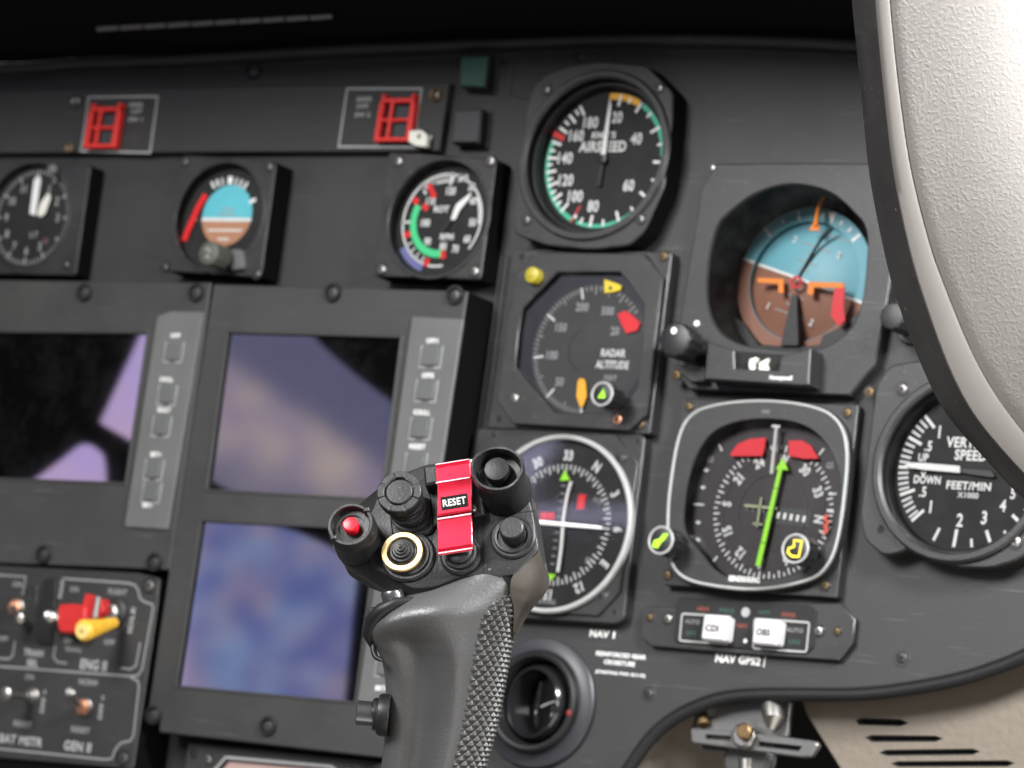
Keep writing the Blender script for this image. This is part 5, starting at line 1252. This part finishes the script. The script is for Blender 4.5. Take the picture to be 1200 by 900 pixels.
# chequered strip with real pyramids
LBD = [(694, 592), (700, 578), (708, 569), (719, 562), (740, 557), (760, 553), (790, 549), (841, 540), (900, 527), (960, 514), (1040, 500)]
def lbx(y):
    for (y0, x0), (y1, x1) in zip(LBD, LBD[1:]):
        if y <= y1: return x0 + (x1 - x0) * max(0, (y - y0)) / (y1 - y0)
    return LBD[-1][1]
import bisect
ys = [s_[0] for s_ in SECI]
def hs_y(y, a, off):
    k = min(148, max(0, bisect.bisect_left(ys, y) - 1)); t = (y - ys[k]) / (ys[k + 1] - ys[k]); p, q = hsurf(k, a, off), hsurf(k + 1, a, off)
    return tuple(p[i] + (q[i] - p[i]) * t for i in range(3))
def tri(v): v = v % 1.0; return 1 - 2 * abs(v - .5)
NY, NX = 620, 110; Y0, Y1 = 690.5, 1030
mb = MB(unit=S); rings = []
for j in range(NY + 1):
    y = Y0 + (Y1 - Y0) * j / NY; k = min(149, max(0, bisect.bisect_left(ys, y))); _, xl, xr = SECI[k]; cx = (xl + xr) / 2; rx = (xr - xl) / 2
    ca = min(.995, max(-1, (lbx(y) - cx) / rx)); aL = math.acos(math.copysign(abs(ca) ** (1 / .86), ca))
    # right boundary wraps round the flank; at the top the strip is a rounded tongue
    aR = -.55 + (aL + .3) * max(0, 1 - (y - Y0) / 26) ** 2.2
    aR = min(aR, aL - .02)
    row_ = []
    for i in range(NX + 1):
        t = i / NX; a = aL + (aR - aL) * t
        s_arc = (a) * rx * .95
        edge_ = min(1, min(t, 1 - t) * 14, (y - Y0) / 5)
        u = s_arc / 14; v = (y + s_arc * .10) / 11.6
        hgt = min(tri(u + v), tri(u - v)); hgt = min(1, hgt * 1.25)
        off = -1.2 + edge_ * (1.9 + 4.3 * hgt)
        row_.append(hs_y(y, a, off))
    rings.append(row_)
mb.loft(rings, KNURL, closed=False, flip=True); hpart('chequered_strip', mb, smooth=50)
# flange, studs and side button on the left of the handle
def tubeg(name, pts, r, m, parent=None, n=32, label=None):
    mb = MB(unit=S); mb.tube([gp(*p) for p in pts], r, m, n); return hpart(name, mb, parent, label)
fl = tubeg('thumb_plate', [(486, 700, 34), (466, 704, 36), (449, 713, 33), (437, 726, 24), (432, 742, 14), (436, 757, 4)], [3, 7, 9, 9, 7.5, 3], CAPM)
tubeg('thumb_stud', [(466, 712, 22), (463.5, 704, 22), (463, 703, 22), (460, 693, 22), (459.6, 690.5, 22)], [15, 15, 13.6, 13.6, 12.2], GUN, fl)
tubeg('small_stud', [(440, 724, 16), (437, 716, 16), (435.5, 711, 16)], [7, 7, 5.6], GUN, fl)
mb = MB(unit=S); pp = catmull([gp(442, 748, 6), gp(438, 757, 12), (gp(441, 768, 18)), gp(450, 772, 26)], 14); mb.tube(pp, [2.2, 3, 3.4, 3.6, 3.6, 3.6, 3.6, 3.6, 3.4, 3.2, 3, 2.6, 2.2, 1.4], CAPM, 12); hpart('finger_notch_rim', mb)
sb = tubeg('side_button_collar', [(456, 838, 6), (447, 837, 6), (443, 836.5, 6), (442, 836.5, 6), (438, 836, 6), (437, 836, 6)], [25, 25, 23, 19.5, 19, 16], CAPM, n=48)
tubeg('side_button', [(440, 836.5, 6), (419, 834.5, 6), (417.5, 834.4, 6)], [14.6, 14.6, 12.6], GUN, sb, 40)

# ================================================================== WORLD (screen and dial reflections painted in) AND LAMPS
w = bpy.data.worlds.new('World'); sc.world = w; w.use_nodes = True
nt = w.node_tree; N = nt.nodes; Lk = nt.links; bg = N['Background']
tc = N.new('ShaderNodeTexCoord')
def math_(op, a, b=None, c=None, clamp=False):
    n = N.new('ShaderNodeMath'); n.operation = op; n.use_clamp = clamp
    for i, v in enumerate((a, b, c)):
        if v is None: continue
        if isinstance(v, (int, float)): n.inputs[i].default_value = v
        else: Lk.new(v, n.inputs[i])
    return n.outputs[0]
def dot(v):
    n = N.new('ShaderNodeVectorMath'); n.operation = 'DOT_PRODUCT'; Lk.new(tc.outputs['Generated'], n.inputs[0]); n.inputs[1].default_value = v; return n.outputs['Value']
mir = lambda v: (v.x, -v.y, v.z)      # directions as a panel-parallel mirror returns them
dr, du, df = dot(mir(RIGHT)), dot(mir(UP)), dot(mir(FWD))
dfc = math_('MAXIMUM', df, .05)
U = math_('MULTIPLY', math_('DIVIDE', dr, dfc), FPX / 100); V = math_('MULTIPLY', math_('DIVIDE', du, dfc), -FPX / 100)
# units: 100 photo pixels from the mirrored view centre -> U,V ; front mask
front = math_('GREATER_THAN', df, .1)
def half_(x0, y0, x1, y1, soft=.06):   # soft step, 1 to the right-hand side (clockwise on screen) of p0->p1
    x0, y0, x1, y1 = (x0 - 600) / 100, (y0 - 450) / 100, (x1 - 600) / 100, (y1 - 450) / 100
    l = math.hypot(x1 - x0, y1 - y0); nx, ny = -(y1 - y0) / l, (x1 - x0) / l
    d = math_('ADD', math_('MULTIPLY_ADD', U, nx, -(nx * x0 + ny * y0)), math_('MULTIPLY', V, ny))
    return math_('MULTIPLY_ADD', d, 1 / soft, .5, clamp=True)
def mul(*a):
    r = a[0]
    for x in a[1:]: r = math_('MULTIPLY', r, x)
    return r
def mx(*a):
    r = a[0]
    for x in a[1:]: r = math_('MAXIMUM', r, x)
    return r
H_ = lambda *p, s=.06: half_(*p, soft=s)
dom1 = H_(212, 900, 212, 0, s=.02); dom1 = math_('SUBTRACT', 1, dom1)        # 1 left of x=212
L1 = H_(112, 500, 160, 380, s=.03)
M1 = math_('SUBTRACT', 1, H_(112, 492, 160, 506, s=.03))
b1 = mul(L1, M1)
b2 = mul(H_(40, 572, 98, 532, s=.04), math_('SUBTRACT', 1, H_(126, 600, 122, 500, s=.05)))
one = mul(mx(b1, b2), dom1)
rest = math_('SUBTRACT', 1, dom1)
d2a = math_('SUBTRACT', 1, H_(470, 486, 352, 380, s=.08)) 
d2b = H_(320, 592, 235, 545, s=.08)
dom2 = math_('SUBTRACT', 1, H_(0, 598, 600, 604, s=.05))
dom3 = H_(0, 598, 600, 604, s=.05)
d3a = H_(270, 604, 445, 684, s=.14)
d3b = math_('SUBTRACT', 1, H_(402, 900, 425, 600, s=.4))
lim = math_('SUBTRACT', 1, H_(500, 900, 560, 300, s=.1))
two = mul(rest, dom2, d2a, d2b, lim); three = mul(rest, dom3, d3a, d3b, lim)
nav = mul(mx(mul(math_('SUBTRACT', 1, H_(612, 585, 662, 500, s=.1)), H_(560, 504, 800, 504, s=.1)), mul(H_(620, 593, 740, 597, s=.06), math_('SUBTRACT', 1, H_(620, 610, 740, 614, s=.06)))), math_('SUBTRACT', 1, lim), math_('SUBTRACT', 1, H_(748, 900, 748, 300, s=.1)), H_(0, 480, 800, 480, s=.1), math_('SUBTRACT', 1, H_(0, 730, 800, 730, s=.1)))
comb = N.new('ShaderNodeCombineXYZ'); Lk.new(U, comb.inputs[0]); Lk.new(V, comb.inputs[1])
def wn(scale, off, detail=2):
    n = N.new('ShaderNodeTexNoise'); n.inputs['Scale'].default_value = scale; n.inputs['Detail'].default_value = detail
    a = N.new('ShaderNodeVectorMath'); a.operation = 'ADD'; a.inputs[1].default_value = off; Lk.new(comb.outputs[0], a.inputs[0]); Lk.new(a.outputs[0], n.inputs['Vector']); return n.outputs['Fac']
def ramp(v, a, b): 
    r = N.new('ShaderNodeMapRange'); r.inputs['From Min'].default_value = a; r.inputs['From Max'].default_value = b; Lk.new(v, r.inputs['Value']); return r.outputs[0]
def cmix(f, a, b):
    m = N.new('ShaderNodeMix'); m.data_type = 'RGBA'
    for k, v in (('A', a), ('B', b)):
        if isinstance(v, tuple): m.inputs[k].default_value = (*v, 1)
        else: Lk.new(v, m.inputs[k])
    Lk.new(f, m.inputs['Factor']); return m.outputs['Result']
n1 = ramp(wn(1.6, (3, 1, 0), 4), .40, .60); n2 = ramp(wn(2.6, (7, 4, 2), 5), .38, .62)
# painted reflections, upper: diagonal tan patch over slate blue; lower: saturated blue with mauve
tanband = mul(H_(262, 425, 450, 550, s=.22), math_('MULTIPLY_ADD', math_('SUBTRACT', 1, H_(250, 530, 440, 600, s=.6)), .75, .25))
up_c = cmix(tanband, (.72, .72, 1.2), cmix(n1, (1.7, 1.4, 1.9), (2.9, 2.4, 2.1)))
lo_c = cmix(n2, (.6, .75, 2.0), cmix(n1, (1.9, 1.5, 2.0), (1.3, 2.0, 3.2)))
leftc = cmix(n2, (3.0, 2.4, 4.4), (3.6, 2.6, 3.6))
colr = cmix(dom3, up_c, lo_c); colr = cmix(dom1, colr, leftc)
frame_ = mul(H_(-60, 900, -60, 0, s=.2), math_('SUBTRACT', 1, H_(760, 900, 760, 0, s=.2)), H_(0, 370, 900, 370, s=.1), math_('SUBTRACT', 1, H_(0, 850, 900, 850, s=.2)))
mask = mul(math_('SUBTRACT', 1, H_(500, 900, 500, 0, s=.1)), front, mul(H_(-190, 900, -190, 0, s=.2), H_(0, 345, 900, 345, s=.1), math_('SUBTRACT', 1, H_(0, 900, 900, 900, s=.2))))
navm = mul(nav, front, frame_)
amb_up = ramp(dot((0, 0, 1)), -1, 1)
amb = cmix(amb_up, (.12, .117, .11), (.30, .303, .306))
blackzone = mul(front, H_(-400, 900, -400, -900, s=.1), math_('SUBTRACT', 1, math_('GREATER_THAN', math_('ABSOLUTE', U), 12)), math_('SUBTRACT', 1, math_('GREATER_THAN', math_('ABSOLUTE', V), 9)))
amb = cmix(blackzone, amb, (.02, .02, .022))
fin = cmix(mask, amb, colr); fin = cmix(navm, fin, (5.0, 5.0, 7.5))
Lk.new(fin, bg.inputs['Color']); bg.inputs['Strength'].default_value = 1.0

def area_lamp(name, px, py, depth, target, size, power, colr, sy=None):
    l = bpy.data.lights.new(name, 'AREA'); l.shape = 'RECTANGLE'; l.size = size; l.size_y = sy or size; l.energy = power; l.color = colr
    o = bpy.data.objects.new(name, l); col.objects.link(o)
    p = Vector(px) if not isinstance(px, (int, float)) else CAM + ray(px, py) * depth
    o.location = p; o.rotation_euler = (Vector(target) - p).to_track_quat('-Z', 'Y').to_euler(); return o
cvp = CAM + ray(1150, 200) * ZG; grp = CAM + ray(520, 720) * ZG
# window daylight from the upper left behind the viewer; windscreen daylight from the upper right on the cover
def campt(x, y, z): return CAM + RIGHT * x + UP * y + FWD * z
area_lamp('window_light', campt(-1.15, 1.25, .30), 0, 0, grp, .75, 68, (1, .99, .98))
wl = area_lamp('windscreen_light', campt(.40, .33, 1.10), 0, 0, CAM + ray(1220, 120) * 1.3, .14, 3.6, (.97, .98, 1)); wl.data.spread = math.radians(85)
area_lamp('door_light', campt(.75, .15, .1), 0, 0, grp, .45, 6, (1, .96, .91))
area_lamp('floor_bounce', campt(.3, -1.0, .7), 0, 0, (0, 0, -.1), 1.0, 7, (1, .93, .85))

# ------------------------------------------------------------------ unseen dark board added behind the viewer's left to shape the screen reflections
WF = bpy.data.objects.new('reflection_blocker', None); col.objects.link(WF); tag(WF, 'unseen dark board with openings, added to shape the reflections in the display screens', 'frame')
_n = (RIGHT * 0 + FWD); TD = 2.45
def mpt(px, py, d=0):
    p = CAM + ray(px, py) * (TD + d); return Vector((p.x, -.048 - p.y, p.z))
WF.location = mpt(180, 600)
def mframe(outer, holes):
    from mathutils.geometry import tessellate_polygon as tp
    loops = [outer] + holes; V_ = []; F_ = []
    fl2 = [[Vector((x, y, 0)) for x, y in l] for l in loops]; flat = [v for l in fl2 for v in l]; n = len(flat)
    for d in (0, .012):
        for v in flat: V_.append(tuple(mpt(v.x, v.y, d) - WF.location))
    for t in tp(fl2): F_.append(tuple(t)); F_.append(tuple(i + n for i in reversed(t)))
    k = 0
    for l in loops:
        m_ = len(l)
        for i in range(m_): F_.append((k + i, k + (i + 1) % m_, k + n + (i + 1) % m_, k + n + i))
        k += m_
    me = bpy.data.meshes.new('blocker_board'); me.from_pydata(V_, [], F_); me.materials.append(COVER); o = bpy.data.objects.new('blocker_board', me); col.objects.link(o); o.parent = WF
def cv2(p, n): return [(q[0], q[1]) for q in catmull([(*a, 0) for a in p], n)]
mframe([(-160, 325), (490, 325), (490, 880), (-160, 880)],
       [[(190, 345)] + cv2([(182, 352), (150, 425), (118, 495)], 8) + cv2([(121, 498), (156, 518), (203, 548)], 6) + [(203, 345)],
        cv2([(-25, 603), (38, 564), (70, 541), (97, 521), (116, 528), (124, 548), (126, 640)], 20) + [(-25, 640)],
        [(226, 345)] + cv2([(330, 345), (364, 390), (408, 432), (476, 484)], 12) + [(476, 588)] + cv2([(330, 586), (295, 582), (262, 571), (226, 548)], 10),
        [(190, 606)] + cv2([(285, 609), (330, 618), (385, 640), (420, 664)], 12) + cv2([(416, 700), (408, 780), (400, 862)], 8) + [(170, 862)]])

# ================================================================== CAMERA
cd = bpy.data.cameras.new('camera'); co = bpy.data.objects.new('camera', cd); col.objects.link(co)
R = Matrix((RIGHT, UP, -FWD)).transposed().to_4x4(); co.matrix_world = Matrix.Translation(CAM) @ R
cd.sensor_width = 36; cd.lens = 36 * FPX / 1200; cd.clip_start = .05; cd.clip_end = 50
cd.dof.use_dof = True; cd.dof.focus_distance = 1.335; cd.dof.aperture_fstop = 16.5
sc.camera = co
sc.view_settings.view_transform = 'Standard'; sc.view_settings.look = 'None'; sc.view_settings.exposure = 0; sc.view_settings.gamma = 1
sc.cycles.use_denoising = True; sc.cycles.max_bounces = 8; sc.cycles.transparent_max_bounces = 8
try: w.cycles.sampling_method = 'MANUAL'; w.cycles.sample_map_resolution = 2048
except Exception: pass
